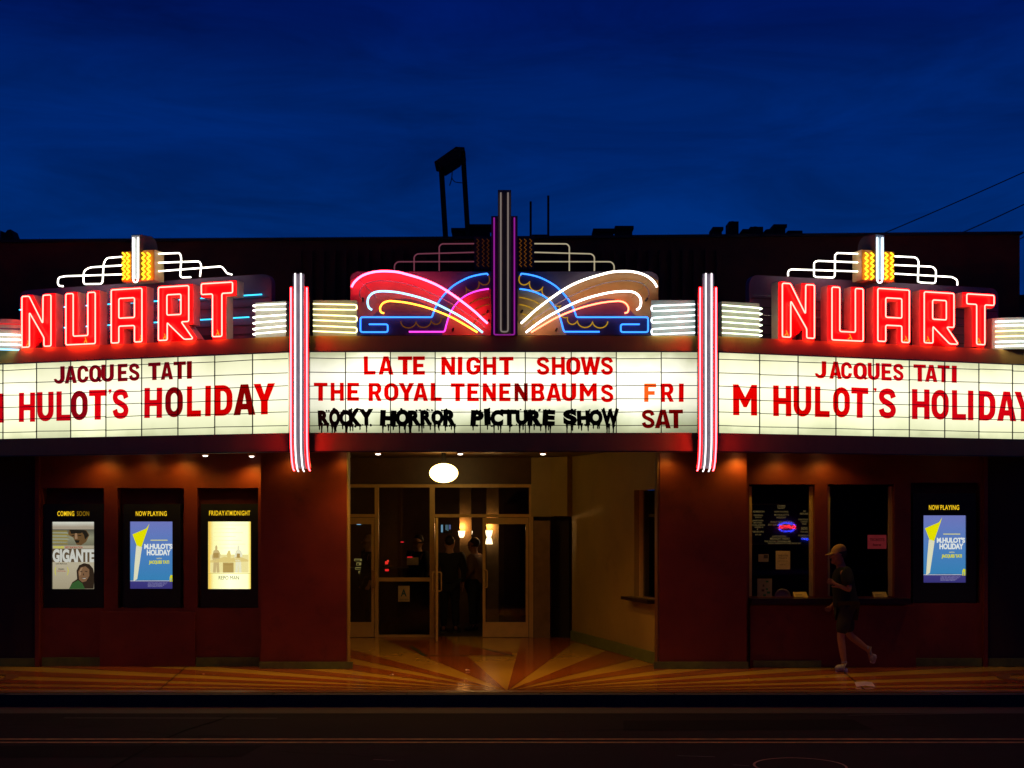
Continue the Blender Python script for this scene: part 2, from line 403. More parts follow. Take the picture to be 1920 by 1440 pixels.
# ------------------------------------------------------------------ ground
m_asph = pmat('asphalt', (.011, .0075, .0075), .92, var=.5, spec=.15, nscale=1.3, bump=.9, bscale=140, stain=.6)
MB().box(-150, 150, -120, 260, -.6, -.30).out('ground', pmat('packed earth', (.03, .028, .025), .95), kind='structure')
road = MB().box(-60, 60, -9, 16.72, -.298, -.15).out('road', m_asph, kind='structure')
gm = pmat('gutter concrete', (.030, .022, .018), .8, var=.3, bump=.5)
def sheet(name, pts, z, mat, parent=None, **k):
    return mesh(name, [(p[0], p[1], z) for p in pts], [tuple(range(len(pts)))], mat, parent, **k)
sheet('gutter', [(-60, 16.15), (60, 16.15), (60, 16.70), (-60, 16.70)], -.145, gm, kind='structure')
curbm = pmat('kerb concrete', (.035, .030, .030), .85, var=.3, bump=.5, bscale=50)
kerb = MB()
kerb.box(-60, 60, 16.722, 16.90, -.297, -.004)
kerb.out('kerb', curbm, kind='structure')
ylm = pmat('worn yellow road paint', (.26, .15, .022), .7, var=.6, nscale=7, bump=.4)
for (ya, yb) in ((14.28, 14.36), (14.08, 14.16)):
    sheet('centre_line', [(-60, ya), (60, ya), (60, yb), (-60, yb)], -.145, ylm, road)
wlm = pmat('worn white road paint', (.045, .036, .034), .8, var=.6, nscale=12, bump=.4)
def linestrip(pts, w, z, name, mat, parent, kind=None):
    v = []; f = []
    P = [Vector((p[0], p[1], z)) for p in pts]
    for i, p in enumerate(P):
        t = (P[min(i+1, len(P)-1)]-P[max(i-1, 0)]).normalized(); n = Vector((-t.y, t.x, 0))*w/2
        v += [p-n, p+n]
    for i in range(len(P)-1): f.append((2*i, 2*i+2, 2*i+3, 2*i+1))
    return mesh(name, v, f, mat, parent, kind=kind)
def gpt(px, py, z=0.0):
    Y = F*(CZ-z)/(py-CY0); return ((px-CX0)*Y/F, Y)
linestrip([gpt(120, 1346, -.146), gpt(520, 1346.5, -.146)], .035, -.146, 'lane_mark', wlm, road)
linestrip([gpt(1590, 1341, -.146), gpt(1990, 1335, -.146)], .035, -.146, 'lane_mark', wlm, road)
tar = pmat('tar seam', (.004, .003, .003), .95, bump=.1, spec=.05)
linestrip([gpt(*p, -.146) for p in ((430, 1342), (405, 1352), (350, 1368), (310, 1385), (270, 1405), (200, 1445))], .03, -.146, 'road_crack', tar, road)
# iron cover arc and skid in the near lane
cx, cy = gpt(1500, 1436, -.146)
linestrip([(cx+.42*math.cos(R(a)), cy+.42*math.sin(R(a))) for a in range(0, 361, 12)], .022, -.1455, 'manhole_ring', pmat('worn iron ring', (.22, .12, .06), .6, var=.3), road)
for (a, b, c) in ((1270, 1417, 70), (700, 1424, 40), (1375, 1434, 30)):
    linestrip([gpt(a, b, -.146), gpt(a+c, b+2, -.146)], .03, -.1455, 'road_scuff', wlm, road)

patch = pmat('newer asphalt patch', (.005, .004, .004), .95, spec=.1, var=.3, bump=.9, bscale=140)
sheet('road_patch', [(-7.5, 13.2), (-2.6, 13.3), (-2.5, 13.95), (-7.4, 13.9)], -.147, patch, road)
sheet('road_patch', [(1.2, 14.9), (3.9, 14.95), (3.85, 15.7), (1.25, 15.6)], -.147, patch, road)
for k in range(9):
    x = random.uniform(-6.5, 6.5); y = random.uniform(13.2, 16.0); P_ = [(x, y)]
    for q_ in range(6): P_.append((P_[-1][0]+random.uniform(.1, .35), P_[-1][1]+random.uniform(-.16, .16)))
    linestrip(P_, .014, -.1462, 'road_crack', tar, road)
# terrazzo pavement with a sunburst
m_terr = pmat('tan terrazzo', (.64, .36, .042), .15, var=.05, nscale=1.2, bump=0, rvar=.1)
m_ray = pmat('rust terrazzo', (.38, .095, .012), .16, var=.06, nscale=1.2, bump=0, rvar=.1)
m_edge = pmat('brown kerbside terrazzo', (.22, .085, .028), .35, var=.2, nscale=10, bump=.1)
m_grn = pmat('green terrazzo', (.055, .10, .05), .22, var=.2, bump=.04)
pav = MB().box(-30, 30, 16.902, 24.5, -.297, 0).out('pavement', m_terr, kind='structure')
sheet('kerbside_strip', [(-30, 16.91), (30, 16.91), (30, 17.08), (-30, 17.08)], .003, m_edge, pav)
def clip(poly, rect):
    x0, x1, y0, y1 = rect
    for ax, lim, sg in ((0, x0, 1), (0, x1, -1), (1, y0, 1), (1, y1, -1)):
        o = []
        for i in range(len(poly)):
            a, b = poly[i-1], poly[i]; ia = (a[ax]-lim)*sg >= 0; ib = (b[ax]-lim)*sg >= 0
            if ia != ib:
                t = (lim-a[ax])/(b[ax]-a[ax]); o.append((a[0]+(b[0]-a[0])*t, a[1]+(b[1]-a[1])*t))
            if ib: o.append(b)
        poly = o
        if not poly: return poly
    return poly
BC = (-.06, 17.0)
rays = [(-87.7, -85.6), (-83.2, -80), (-76.5, -72.3), (-68, -62.5), (-57, -50.5), (-44, -36.5), (-31.5, -26), (-17.2, -8.5), (1.8, 9.8), (17.4, 27), (35, 43), (50, 57), (62.5, 68), (72.3, 76.5), (80, 83.2), (85.6, 87.7)]
for a, b in rays:
    p = [BC]+[(BC[0]+40*math.sin(R(t)), BC[1]+40*math.cos(R(t))) for t in (b, a)]
    p = clip(p, (-11.5, 11.5, 17.09, 24.45))
    if p: sheet('terrazzo_ray', p[::-1], .004, m_ray, pav)
q = [gpt(760, 1217), gpt(800, 1231), gpt(962, 1231.5), gpt(905, 1222), gpt(975, 1217)]
sheet('terrazzo_inlay', [gpt(778, 1213), gpt(800, 1229.5), gpt(960, 1229.5), gpt(960, 1224), gpt(905, 1217), gpt(870, 1210)][::-1], .008, m_ray, pav)
linestrip([gpt(770, 1213), gpt(796, 1230), gpt(962, 1231), gpt(905, 1216.5)], .06, .012, 'terrazzo_inlay', m_grn, pav)
for sx in (-1, 1):
    c = (BC[0]+sx*7.2, 18.35)
    linestrip([(c[0]+.62*math.cos(R(a)), c[1]+.55*math.sin(R(a))) for a in range(0, 361, 10)], .16, .008, 'terrazzo_ring', m_edge, pav)
gum = pmat('old chewing gum', (.07, .035, .015), .6, bump=0)
for k in range(46):
    x = random.uniform(-6.8, 6.8); y = random.uniform(17.15, 19.2); rr = random.uniform(.012, .028)
    sheet('gum_spot', [(x+rr*math.cos(q_*math.pi/4)*random.uniform(.8, 1.2), y+rr*math.sin(q_*math.pi/4)*random.uniform(.8, 1.2)) for q_ in range(8)], .0065, gum, pav)
for k in range(14):
    x = -11+k*1.62; sheet('kerb_joint', [(x, 16.723), (x+.012, 16.723), (x+.012, 16.9), (x, 16.9)], -.0005, tar, pav)
# control joints
for x in (-4.35, 4.35, -7.9, 7.9):
    linestrip([(x, 17.09), (x*1.06, 19.6)], .012, .010, 'pavement_joint', tar, pav)

# ------------------------------------------------------------------ cinema building
YP, YW, YD, YU = 19.45, 19.75, 24.3, 20.2
SOF = 3.06
def fx(px, Y): return (px-CX0)*Y/F
def fz(py, Y): return CZ+(CY0-py)*Y/F
bld = empty('cinema_building', (0, 19.75, 0), 'dark brick and rust red cinema building behind the marquee, with recessed entrance', 'building')
def holewall(name, x0, x1, z0, z1, Y, th, holes, mat, parent, **k):
    xs = sorted({x0, x1, *[h[0] for h in holes], *[h[1] for h in holes]}); zs = sorted({z0, z1, *[h[2] for h in holes], *[h[3] for h in holes]})
    def solid(i, j):
        if i < 0 or j < 0 or i >= len(xs)-1 or j >= len(zs)-1: return False
        cx = (xs[i]+xs[i+1])/2; cz = (zs[j]+zs[j+1])/2
        return not any(h[0] < cx < h[1] and h[2] < cz < h[3] for h in holes)
    mb = MB()
    for i in range(len(xs)-1):
        for j in range(len(zs)-1):
            if not solid(i, j): continue
            a, b, c, d = xs[i], xs[i+1], zs[j], zs[j+1]
            mb.add([(a, Y, c), (b, Y, c), (b, Y, d), (a, Y, d)], [(0, 1, 2, 3)])
            mb.add([(a, Y+th, c), (b, Y+th, c), (b, Y+th, d), (a, Y+th, d)], [(3, 2, 1, 0)])
            if not solid(i-1, j): mb.add([(a, Y, c), (a, Y+th, c), (a, Y+th, d), (a, Y, d)], [(3, 2, 1, 0)])
            if not solid(i+1, j): mb.add([(b, Y, c), (b, Y+th, c), (b, Y+th, d), (b, Y, d)], [(0, 1, 2, 3)])
            if not solid(i, j-1): mb.add([(a, Y, c), (b, Y, c), (b, Y+th, c), (a, Y+th, c)], [(3, 2, 1, 0)])
            if not solid(i, j+1): mb.add([(a, Y, d), (b, Y, d), (b, Y+th, d), (a, Y+th, d)], [(0, 1, 2, 3)])
    return mb.out(name, mat, parent, **k)
def pxr(x0, x1, y0, y1, Y): return (fx(x0, Y), fx(x1, Y), fz(y1, Y), fz(y0, Y))
# upper wall with parapet
XR = 7.396
v = [(-13, YU, SOF+.1), (XR, YU, SOF+.1), (XR, YU, 6.235), (0, YU, 6.17), (-13, YU, 6.08)]
v += [(a, YU+.35, c) for a, b, c in v]
mesh('upper_wall', v, [(0, 1, 2, 3, 4), (9, 8, 7, 6, 5), (0, 5, 6, 1), (1, 6, 7, 2), (2, 7, 8, 3), (3, 8, 9, 4), (4, 9, 5, 0)], m_brick, bld)
mesh('parapet_cap', [(-13, YU-.05, 6.083), (0, YU-.05, 6.173), (XR+.03, YU-.05, 6.238), (XR+.03, YU+.4, 6.238), (0, YU+.4, 6.173), (-13, YU+.4, 6.083),
     (-13, YU-.05, 6.13), (0, YU-.05, 6.21), (XR+.03, YU-.05, 6.28), (XR+.03, YU+.4, 6.28), (0, YU+.4, 6.21), (-13, YU+.4, 6.13)],
     [(5, 4, 1, 0), (4, 3, 2, 1), (6, 7, 10, 11), (7, 8, 9, 10), (0, 1, 7, 6), (1, 2, 8, 7), (3, 4, 10, 9), (4, 5, 11, 10), (2, 3, 9, 8), (5, 0, 6, 11)], pmat('dark coping', (.02, .01, .01), .6), bld)
ribme = None
for i in range(38):
    x = -3.1+i*.165
    if ribme is None:
        o = MB().box(x-.035, x+.035, YU-.045, YU-.001, 4.4, 6.0).out('wall_rib', m_brick, bld); ribme = o.data; x00 = x
    else:
        o = bpy.data.objects.new('wall_rib', ribme); COL.objects.link(o); o.parent = bld; o.location = (x-x00, 0, 0)
MB().box(XR-.3, XR, YU+.352, 40, 0, 6.1).out('side_wall', m_brick, bld)
MB().box(-13, XR-.31, YU+.36, 40, 5.6, 5.8).out('roof', m_blackmatte, bld)
# street-level walls
nl = [pxr(80, 195, 915, 1140, YW), pxr(220, 345, 915, 1140, YW), pxr(370, 484, 915, 1140, YW)]
holewall('wall', fx(76, YW), fx(489, YW), 0, 3.3, YW, .28, nl, m_wall, bld, label='rust red wall left of the entrance with three poster niches')
wr = [pxr(1405, 1528, 908, 1120, YW), pxr(1552, 1677, 908, 1120, YW), pxr(1708, 1838, 905, 1131, YW)]
holewall('wall', fx(1398, YW), fx(1842, YW), 0, 3.3, YW, .28, wr, m_wall, bld, label='rust red wall right of the entrance with two ticket windows')
for h in nl+[wr[2]]:
    MB().box(h[0]-.02, h[1]+.02, YW+.20, YW+.27, h[2]-.02, h[3]+.02).out('niche_back', m_wall, bld)
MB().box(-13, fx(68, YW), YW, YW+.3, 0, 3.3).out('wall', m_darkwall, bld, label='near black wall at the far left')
MB().box(fx(68, YW)+.002, fx(76, YW)-.002, YW-.06, YW+.3, 0, 3.3).out('pilaster', m_wall, bld)
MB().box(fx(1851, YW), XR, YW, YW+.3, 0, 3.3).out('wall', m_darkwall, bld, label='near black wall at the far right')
MB().box(fx(1842, YW)+.002, fx(1850, YW)-.002, YW-.06, YW+.3, 0, 3.3).out('pilaster', m_wall, bld)
XPL = (fx(489, YP), fx(650, YP)); XPR = (fx(1237, YP), fx(1400, YP))
MB().box(XPL[0], XPL[1], YP, YP+.32, 0, 3.3).out('pillar', m_wall, bld)
MB().box(XPR[0], XPR[1], YP, YP+.45, 0, 3.3).out('pillar', m_wall, bld)
# tan corner beads on the pillars' inner edges
MB().box(XPL[1]+.002, XPL[1]+.014, YP+.03, YP+.32, 0, 3.3).out('corner_trim', m_tan, bld)
MB().box(XPR[0]-.03, XPR[0]-.002, YP+.02, YP+.40, 0, 3.3).out('corner_trim', pmat('brown trim paint', (.14, .05, .02), .4), bld)
def basebd(x0, x1, Y, h=.10, d=.03): MB().box(x0, x1, Y-d, Y-.002, 0.006, h).out('baseboard', m_base, bld)
basebd(XPL[0]-.02, XPL[1]+.09, YP); basebd(XPR[0]-.09, XPR[1]+.02, YP)
basebd(fx(80, YW), fx(188, YW), YW, .13); basebd(fx(368, YW), fx(486, YW), YW, .13)
basebd(-13, fx(66, YW), YW, .12); basebd(fx(1852, YW), XR, YW, .12); basebd(fx(1715, YW), fx(1840, YW), YW, .12); 
basebd(fx(1402, YW)+.05, fx(1535, YW), YW-.14, .10)
MB().box(fx(189, YW), fx(367, YW), YW-.05, YW-.002, .006, .78).out('wall_panel', m_wall, bld)
MB().box(fx(1404, YW), fx(1712, YW), YW-.14, YW-.002, .006, .88).out('wall_panel', m_wall, bld)
# ticket windows
shelfm = pmat('dark counter wood', (.025, .010, .008), .35, var=.3, bump=.1)
MB().box(fx(1404, YW), fx(1698, YW), YW-.26, YW-.002, .90, .98).out('counter_ledge', shelfm, bld)
for i in (0, 1):
    h = wr[i]; w = bpy.data.objects.new('ticket_window', None); COL.objects.link(w); w.parent = bld; w.location = (0, 0, 0)
    fr = MB(); t = .055
    fr.box(h[0]+.002, h[0]+t, YW+.10, YW+.17, h[2]+.01, h[3]-.03); fr.box(h[1]-t, h[1]-.002, YW+.10, YW+.17, h[2]+.01, h[3]-.03)
    fr.out('window_frame', m_bronze, w)
    MB().box(h[0]+.03, h[1]-.03, YW+.13, YW+.136, h[2]+.01, h[3]-.035).out('window_pane', m_glass, w)
bx = MB(); X0, X1 = fx(1398, YW), fx(1700, YW)
bx.box(X0, X1, 22.2, 22.3, 0, 3.0); bx.box(X0-.05, X0-.002, YW+.30, 22.3, 0, 3.0); bx.box(X1+.002, X1+.05, YW+.30, 22.3, 0, 3.0)
bx.box(X0, X1, YW+.30, 22.19, 2.9, 3.0)
bx.out('ticket_booth_room', m_room, bld)
# vestibule walls
def slab(name, a, b, z0, z1, th, mat, parent, **k):   # vertical wall from plan point a to b, thickness th away (left normal)
    a = Vector((*a, 0)); b = Vector((*b, 0)); t = (b-a).normalized(); n = Vector((-t.y, t.x, 0))*th
    return MB().hexa([a+Vector((0, 0, z0)), b+Vector((0, 0, z0)), b+n+Vector((0, 0, z0)), a+n+Vector((0, 0, z0)),
                      a+Vector((0, 0, z1)), b+Vector((0, 0, z1)), b+n+Vector((0, 0, z1)), a+n+Vector((0, 0, z1))]).out(name, mat, parent, **k)
VA = Vector((1.03, 23.8)); VB = Vector((2.10, 19.96))
tdir = (VB-VA).normalized(); VL = (VB-VA).length
# right vestibule wall with its side ticket window near the pillar
ang = math.atan2(tdir.y, tdir.x)
SV = Sec((VA.x, VA.y), ang)     # u runs from the back to the pillar; n points into the vestibule
if SV.n.x > 0: SV.n = -SV.n
wu0, wu1 = 3.02, 3.86; wz0, wz1 = fz(1118, 20.9), fz(919, 20.9)
vw = MB()
for (a, b, c, d) in ((0, wu0, 0, 3.15), (wu0, wu1, 0, wz0), (wu0, wu1, wz1, 3.15), (wu1, VL, 0, 3.15)):
    sbox(vw, SV, a+.0005, b-.0005, c, d, -.22, 0)
vw.out('vestibule_wall', m_tan, bld)
sbox(MB(), SV, wu0-.15, wu1+.12, wz0-.05, wz0-.003, -.05, .16).out('counter_ledge', shelfm, bld)
w = bpy.data.objects.new('side_ticket_window', None); COL.objects.link(w); w.parent = bld
fr = MB(); sbox(fr, SV, wu0+.002, wu0+.05, wz0, wz1-.002, -.16, -.08); sbox(fr, SV, wu1-.05, wu1-.002, wz0, wz1-.002, -.16, -.08); fr.out('window_frame', m_bronze, w)
sbox(MB(), SV, wu0+.03, wu1-.03, wz0+.01, wz1-.01, -.125, -.12).out('window_pane', m_glass, w)
sbox(MB(), SV, .02, VL-.0, 0.006, .17, .002, .035).out('baseboard', m_base, bld)
# short return by the doors, with dark doorway
hd = 24.05
slab('vestibule_wall', (fx(1040, hd), hd+.12), (fx(1000, hd), YD-.02), 2.12, 3.15, .12, m_tan, bld)
slab('vestibule_wall', (fx(1034, hd), hd+.16), (fx(1004, hd), YD-.02), 0, 2.05, .1, pmat('olive brown door paint', (.22, .13, .035), .4), bld)
slab('vestibule_wall', (VA.x+.01, VA.y-.0), (fx(1040, hd)+.02, hd+.10), 2.13, 3.15, .12, m_tan, bld)
slab('side_doorway', (VA.x, VA.y+.35), (fx(1038, hd), hd+.42), 0, 2.12, .05, m_room, bld)
# left vestibule wall
slab('vestibule_wall', (XPL[1]-.06, YP+.33), (-3.55, YD+.1), 0, 3.15, .2, m_tan, bld)
# ceilings
MB().box(-3.7, 2.5, YP+.04, YD+.3, 3.16, 3.24).out('vestibule_ceiling', pmat('brown vestibule ceiling', (.11, .055, .022), .45), bld)
# storefront
st = bpy.data.objects.new('storefront', None); COL.objects.link(st); st.parent = bld; st.location = (0, 0, 0)
def dz(py): return fz(py, YD)
def dx(px): return fx(px, YD)
MB().box(-3.75, dx(1003), YD+.02, YD+.14, dz(907), 3.155).out('header_panel', pmat('brown header panel', (.10, .050, .018), .4, var=.15), bld)
MB().box(-3.75, dx(1000), YD-.04, YD+.08, dz(914), dz(908)).out('head_rail', m_bronze, st)
for (a, b) in ((703, 710), (806, 815), (992, 1000)):
    MB().box(dx(a), dx(b), YD-.045, YD+.09, .005, dz(914)-.001).out('mullion', m_bronze, st)
for (a, b) in ((640, 703), (815, 992)):
    MB().box(dx(a), dx(b)-.001, YD-.035, YD+.08, dz(970), dz(964)).out('transom_bar', m_bronze, st)
    MB().box(dx(a)+.01, dx(b)-.01, YD+.01, YD+.016, dz(964), dz(914)).out('transom_pane', m_glass, st)
MB().box(dx(710)+.001, dx(806)-.001, YD-.035, YD+.08, dz(1090), dz(1083)).out('window_rail', m_bronze, st)
MB().box(dx(710)+.001, dx(806)-.001, YD-.035, YD+.08, .006, dz(1190)).out('window_sill', m_bronze, st)
MB().box(dx(710)+.01, dx(806)-.01, YD+.01, YD+.016, dz(1083), dz(914)).out('window_pane', m_glass, st)
MB().box(dx(710)+.01, dx(806)-.01, YD+.01, YD+.03, dz(1190), dz(1090)).out('lower_panel', pmat('black glass panel', (.004, .004, .004), .08, bump=0), st)
def door(name, x0, x1, z1, loc=None, kick=.27, handle_side=None):
    d = bpy.data.objects.new(name, None); COL.objects.link(d); d.parent = bld; d.location = (0, 0, 0)
    s = .05; y0, y1 = YD-.025, YD+.025
    mb = MB(); mb.box(x0, x0+s, y0, y1, .01, z1); mb.box(x1-s, x1, y0, y1, .01, z1); mb.box(x0+s, x1-s, y0+.002, y1-.002, z1-.11, z1); mb.box(x0+s, x1-s, y0+.002, y1-.002, .01, kick)
    mb.out('door_frame', m_bronze, d)
    MB().box(x0+s, x1-s, YD-.003, YD+.003, kick, z1-.11).out('door_glass', m_glass, d)
    if handle_side is not None:
        hx = x0+.03 if handle_side < 0 else x1-.03
        p = fillet([(hx, YD-.03, 1.18), (hx+.05, YD-.09, 1.18), (hx+.05, YD-.09, .88), (hx, YD-.03, .88)], .03)
        MB().tube(p, .012).out('door_handle', m_bronze, d, smooth=True)
    return d
door('door', dx(648)-.28, dx(702), dz(971), handle_side=1)
door('door', dx(905), dx(991), dz(971), handle_side=-1)
# open leaf seen edge-on
d = bpy.data.objects.new('door', None); COL.objects.link(d); d.parent = bld; d['label'] = 'open glass door leaf seen edge-on'
px_ = dx(818); th = R(-98)
SD = Sec((px_, YD-.03), R(-86))
dm = MB(); L = .82; z1 = dz(971)
sbox(dm, SD, 0, .05, .01, z1, -.02, .02); sbox(dm, SD, L-.05, L, .01, z1, -.02, .02); sbox(dm, SD, .05, L-.05, z1-.1, z1, -.019, .019); sbox(dm, SD, .05, L-.05, .01, .25, -.019, .019)
dm.out('door_frame', m_bronze, d)
sbox(MB(), SD, .05, L-.05, .25, z1-.1, -.003, .003).out('door_glass', m_glass, d)
for s_ in (-1, 1):
    MB().tube(fillet([SD.w(L-.03, 1.18, s_*.02), SD.w(L-.03, 1.18, s_*.075), SD.w(L-.03, .86, s_*.075), SD.w(L-.03, .86, s_*.02)], .025), .010).out('door_handle', m_bronze, d, smooth=True)
# lobby behind the glass
lob = MB(); LX0, LX1, LY = -4.2, 2.3, 29.5
lob.box(LX0, LX1, LY, LY+.1, 0, 3.1)
lob.out('lobby_wall', pmat('lobby brown paint', (.10, .038, .016), .6, var=.2), bld)
MB().box(LX0-.1, LX0-.001, YD+.16, LY, 0, 3.1).out('lobby_wall', MATS['lobby brown paint'], bld)
MB().box(LX1+.001, LX1+.1, YD+.16, LY, 0, 3.1).out('lobby_wall', MATS['lobby brown paint'], bld)
MB().box(LX0, LX1, YD+.16, LY, 3.101, 3.15).out('lobby_ceiling', m_room, bld)
MB().box(LX0, LX1, 24.503, LY, -.1, .0).out('lobby_floor', pmat('lobby carpet', (.03, .012, .01), .9), bld)
MB().box(fx(912, 26), fx(935, 26), 26.02, 26.3, 0, 2.9).out('lobby_column', pmat('lobby tan plaster', (.20, .12, .05), .6), bld)
MB().box(fx(862, 27.6), fx(884, 27.6), 27.53, 27.9, 0, 2.9).out('lobby_column', MATS['lobby tan plaster'], bld)
MB().box(fx(945, 29), fx(975, 29), 29.2, 29.4, 0, 2.4).out('lobby_door', pmat('maroon lobby door', (.05, .008, .008), .5), bld)

# the far side of the street, behind the camera: what the shop glass mirrors
ob = empty('opposite_building', (2, -14, 0), 'dark shop row on the other side of the street, mirrored in the windows', 'building')
MB().box(-45, 45, -24, -14, 0, 9.5).out('wall', m_darkwall, ob)
for i in range(12):
    x = -40+i*7.2
    MB().box(x, x+3.0, -13.96, -13.9, .7, 2.6).out('shop_window', pmat('dark shop glass', (.01, .01, .012), .1, bump=0), ob)
sheet('far_pavement', [(-60, -14), (60, -14), (60, -9.01), (-60, -9.01)], -.02, pmat('far pavement concrete', (.06, .05, .045), .8), kind='structure')
os_ = empty('neon_shop_sign', (10.6, -13.85, 1.62), 'small red and blue oval neon sign on the shop row across the street', 'neon sign')
ex = lambda a, b, t0, t1, n=14: [(10.62+a*math.cos(R(t0+(t1-t0)*k/n)), -13.8, 1.62+b*math.sin(R(t0+(t1-t0)*k/n))) for k in range(n+1)]
MB().tube(ex(.34, .16, 20, 165), .022).out('neon_tube', emat('far blue neon', (.02, .05, 1), 26), os_); MB().tube(ex(.34, .17, 200, 330), .022).out('neon_tube', emat('far blue neon', (.02, .05, 1), 26), os_)
MB().tube(spline([(10.32, -13.8, 1.54), (10.37, -13.8, 1.68), (10.45, -13.8, 1.57), (10.53, -13.8, 1.68), (10.6, -13.8, 1.58), (10.7, -13.8, 1.69), (10.76, -13.8, 1.57), (10.9, -13.8, 1.68), (10.93, -13.8, 1.57), (10.8, -13.8, 1.6)], 4), .024).out('neon_tube', emat('far red neon', (1, .02, .02), 26), os_)
o = MB().tube([(11.2, -13.8, 1.16), (11.7, -13.8, 1.13), (11.95, -13.8, 1.10)], .022).out('neon_strip', emat('far blue neon', (.02, .05, 1), 26)); tag(o, 'short blue neon strip across the street', 'neon tube')

# neighbours and roof
nb = empty('neighbour_building', (14, 34, 0), 'low dark neighbouring building beyond the right corner of the cinema', 'building')
MB().box(8.2, 22, 30, 45, 0, fz(560, 30)).out('wall', m_darkwall, nb)
MB().box(8.1, 22.1, 29.9, 45.1, fz(560, 30)+.002, fz(554, 30)).out('roof', m_blackmatte, nb)
YR = 21.2
def rx(px): return fx(px, YR)
def rz(py): return fz(py, YR)
g = empty('roof_gantry', (rx(850), YR, 5.81), 'leaning dark steel gantry frame on the roof left of the central tower', 'frame')
mb = MB(); mb.obox((rx(827), YR, rz(308)), (rx(840), YR, 5.8), .078, .09)
mb.out('gantry_leg', m_blackmatte, g)
MB().obox((rx(868), YR, rz(285)), (rx(882), YR, 5.8), .075, .09).out('gantry_leg', m_blackmatte, g)
v = [(rx(816), rz(312)), (rx(856), rz(284)), (rx(872), rz(285)), (rx(873), rz(292)), (rx(866), rz(293)), (rx(862), rz(303)), (rx(848), rz(312)), (rx(842), rz(316)), (rx(834), rz(321)), (rx(828), rz(320)), (rx(824), rz(314))]
mb = MB(); plate(mb, flat(YR), v, -.3, .28); mb.out('gantry_beam', m_blackmatte, g)
MB().tube(spline([(rx(848), YR, rz(316)), (rx(847), YR, rz(334)), (rx(843), YR, rz(348))]), .008, 5).out('dangling_cable', m_blackmatte, g)
MB().tube(spline([(rx(847), YR, rz(333)), (rx(853), YR, rz(341)), (rx(868), YR, rz(343))]), .007, 5).out('dangling_cable', m_blackmatte, g)
def roofbox(x0, x1, y0, label, cat='vent', Y=YR, name='roof_vent', cap=True):
    r_ = empty(name, (fx((x0+x1)/2, Y), Y, 5.81), label, cat, 'dark equipment boxes along the roof edge')
    z1 = fz(y0, Y); a, b = fx(x0, Y), fx(x1, Y)
    if cap:
        MB().box(a+.02, b-.02, Y, Y+.35, 5.8, z1-.05).out('housing', m_blackmatte, r_)
        MB().box(a, b, Y-.03, Y+.38, z1-.048, z1).out('hood', m_blackmatte, r_)
    else:
        MB().box(a, b, Y, Y+.35, 5.8, z1).out('housing', m_blackmatte, r_)
        MB().tube([((a+b)/2, Y+.15, z1), ((a+b)/2, Y+.15, z1+.03)], .03).out('spout', m_blackmatte, r_)
    return r_
roofbox(846, 872, 428, 'dark roof box between the feet of the leaning gantry')
roofbox(876, 921, 421, 'dark roof box behind the left zigzag panel')
roofbox(1112, 1152, 429, 'left box of the pair on the roof right of the central tower')
roofbox(1153, 1188, 424, 'taller right box of the pair on the roof right of the central tower')
roofbox(1336, 1356, 426, 'small dark roof box, leftmost of the row above the right pylon')
roofbox(1367, 1385, 415, 'tall pale-topped roof vent, second from the left in the row above the right pylon', cap=False)
roofbox(1392, 1407, 430, 'low dark roof box just right of the tall pale-topped vent')
roofbox(1407, 1431, 425, 'square roof box in the middle of the row above the right pylon', cap=False)
roofbox(1436, 1452, 430, 'narrow roof box left of the tallest wide hood', cap=False)
roofbox(1450, 1475, 421, 'wide hooded roof box near the right end of the row')
roofbox(1477, 1504, 433, 'low flat roof box at the right end of the row')
for i, (px, top, lb) in enumerate(((995, 378, 'shorter thin dark post on the roof just right of the central tower'), (1028, 367, 'taller thin dark post on the roof, right of the shorter post'))):
    o = MB().box(rx(px-2), rx(px+2), YR-.02, YR+.02, 5.8, rz(top)).out('roof_post', m_blackmatte); tag(o, lb, 'post', 'thin posts right of the central tower')
o = MB().box(rx(997.2), rx(1025.8), YR-.015, YR+.015, rz(443), rz(440)).out('roof_crossbar', m_blackmatte); tag(o, 'thin dark bar joining the two roof posts near the parapet', 'bar')
mb = MB(); sil = [(-.2, 455), (0, 432), (10, 436), (14, 431), (20, 430), (24, 440), (29, 458)]
plate(mb, flat(YR), [(rx(a), rz(b)) for a, b in sil[::-1]], -.3, 0)
tag(mb.out('roof_vent', m_blackmatte), 'dark angular roof vent at the far left edge of the parapet', 'vent')
for i, (a, b, lb) in enumerate((((1600, 447), (1935, 306), 'upper dark power line sloping up to the right of the sky'), ((1745, 447), (1935, 366), 'middle dark power line crossing behind the right corner of the roof'), ((1880, 450), (1935, 424), 'lowest dark power line at the right edge of the sky'))):
    Y0, Y1 = 27, 24
    P0 = Vector((fx(a[0], Y0), Y0, fz(a[1]+8, Y0))); P1 = Vector((fx(b[0], Y1), Y1, fz(b[1], Y1))); P2 = P1+(P1-P0)*1.0; P00 = P0-(P1-P0)*.6
    mb = MB(); pts = []
    for k in range(21):
        t = k/20; p = P00.lerp(P2, t); p.z -= .10*math.sin(math.pi*t); pts.append(p)
    mb.tube(pts, .010, 5); o = mb.out('power_line', m_blackmatte); tag(o, lb, 'cable', 'power lines at the right')
p_ = empty('utility_pole', (P2.x, P2.y, 0), 'dark wooden utility pole off to the right carrying the power lines', 'pole')

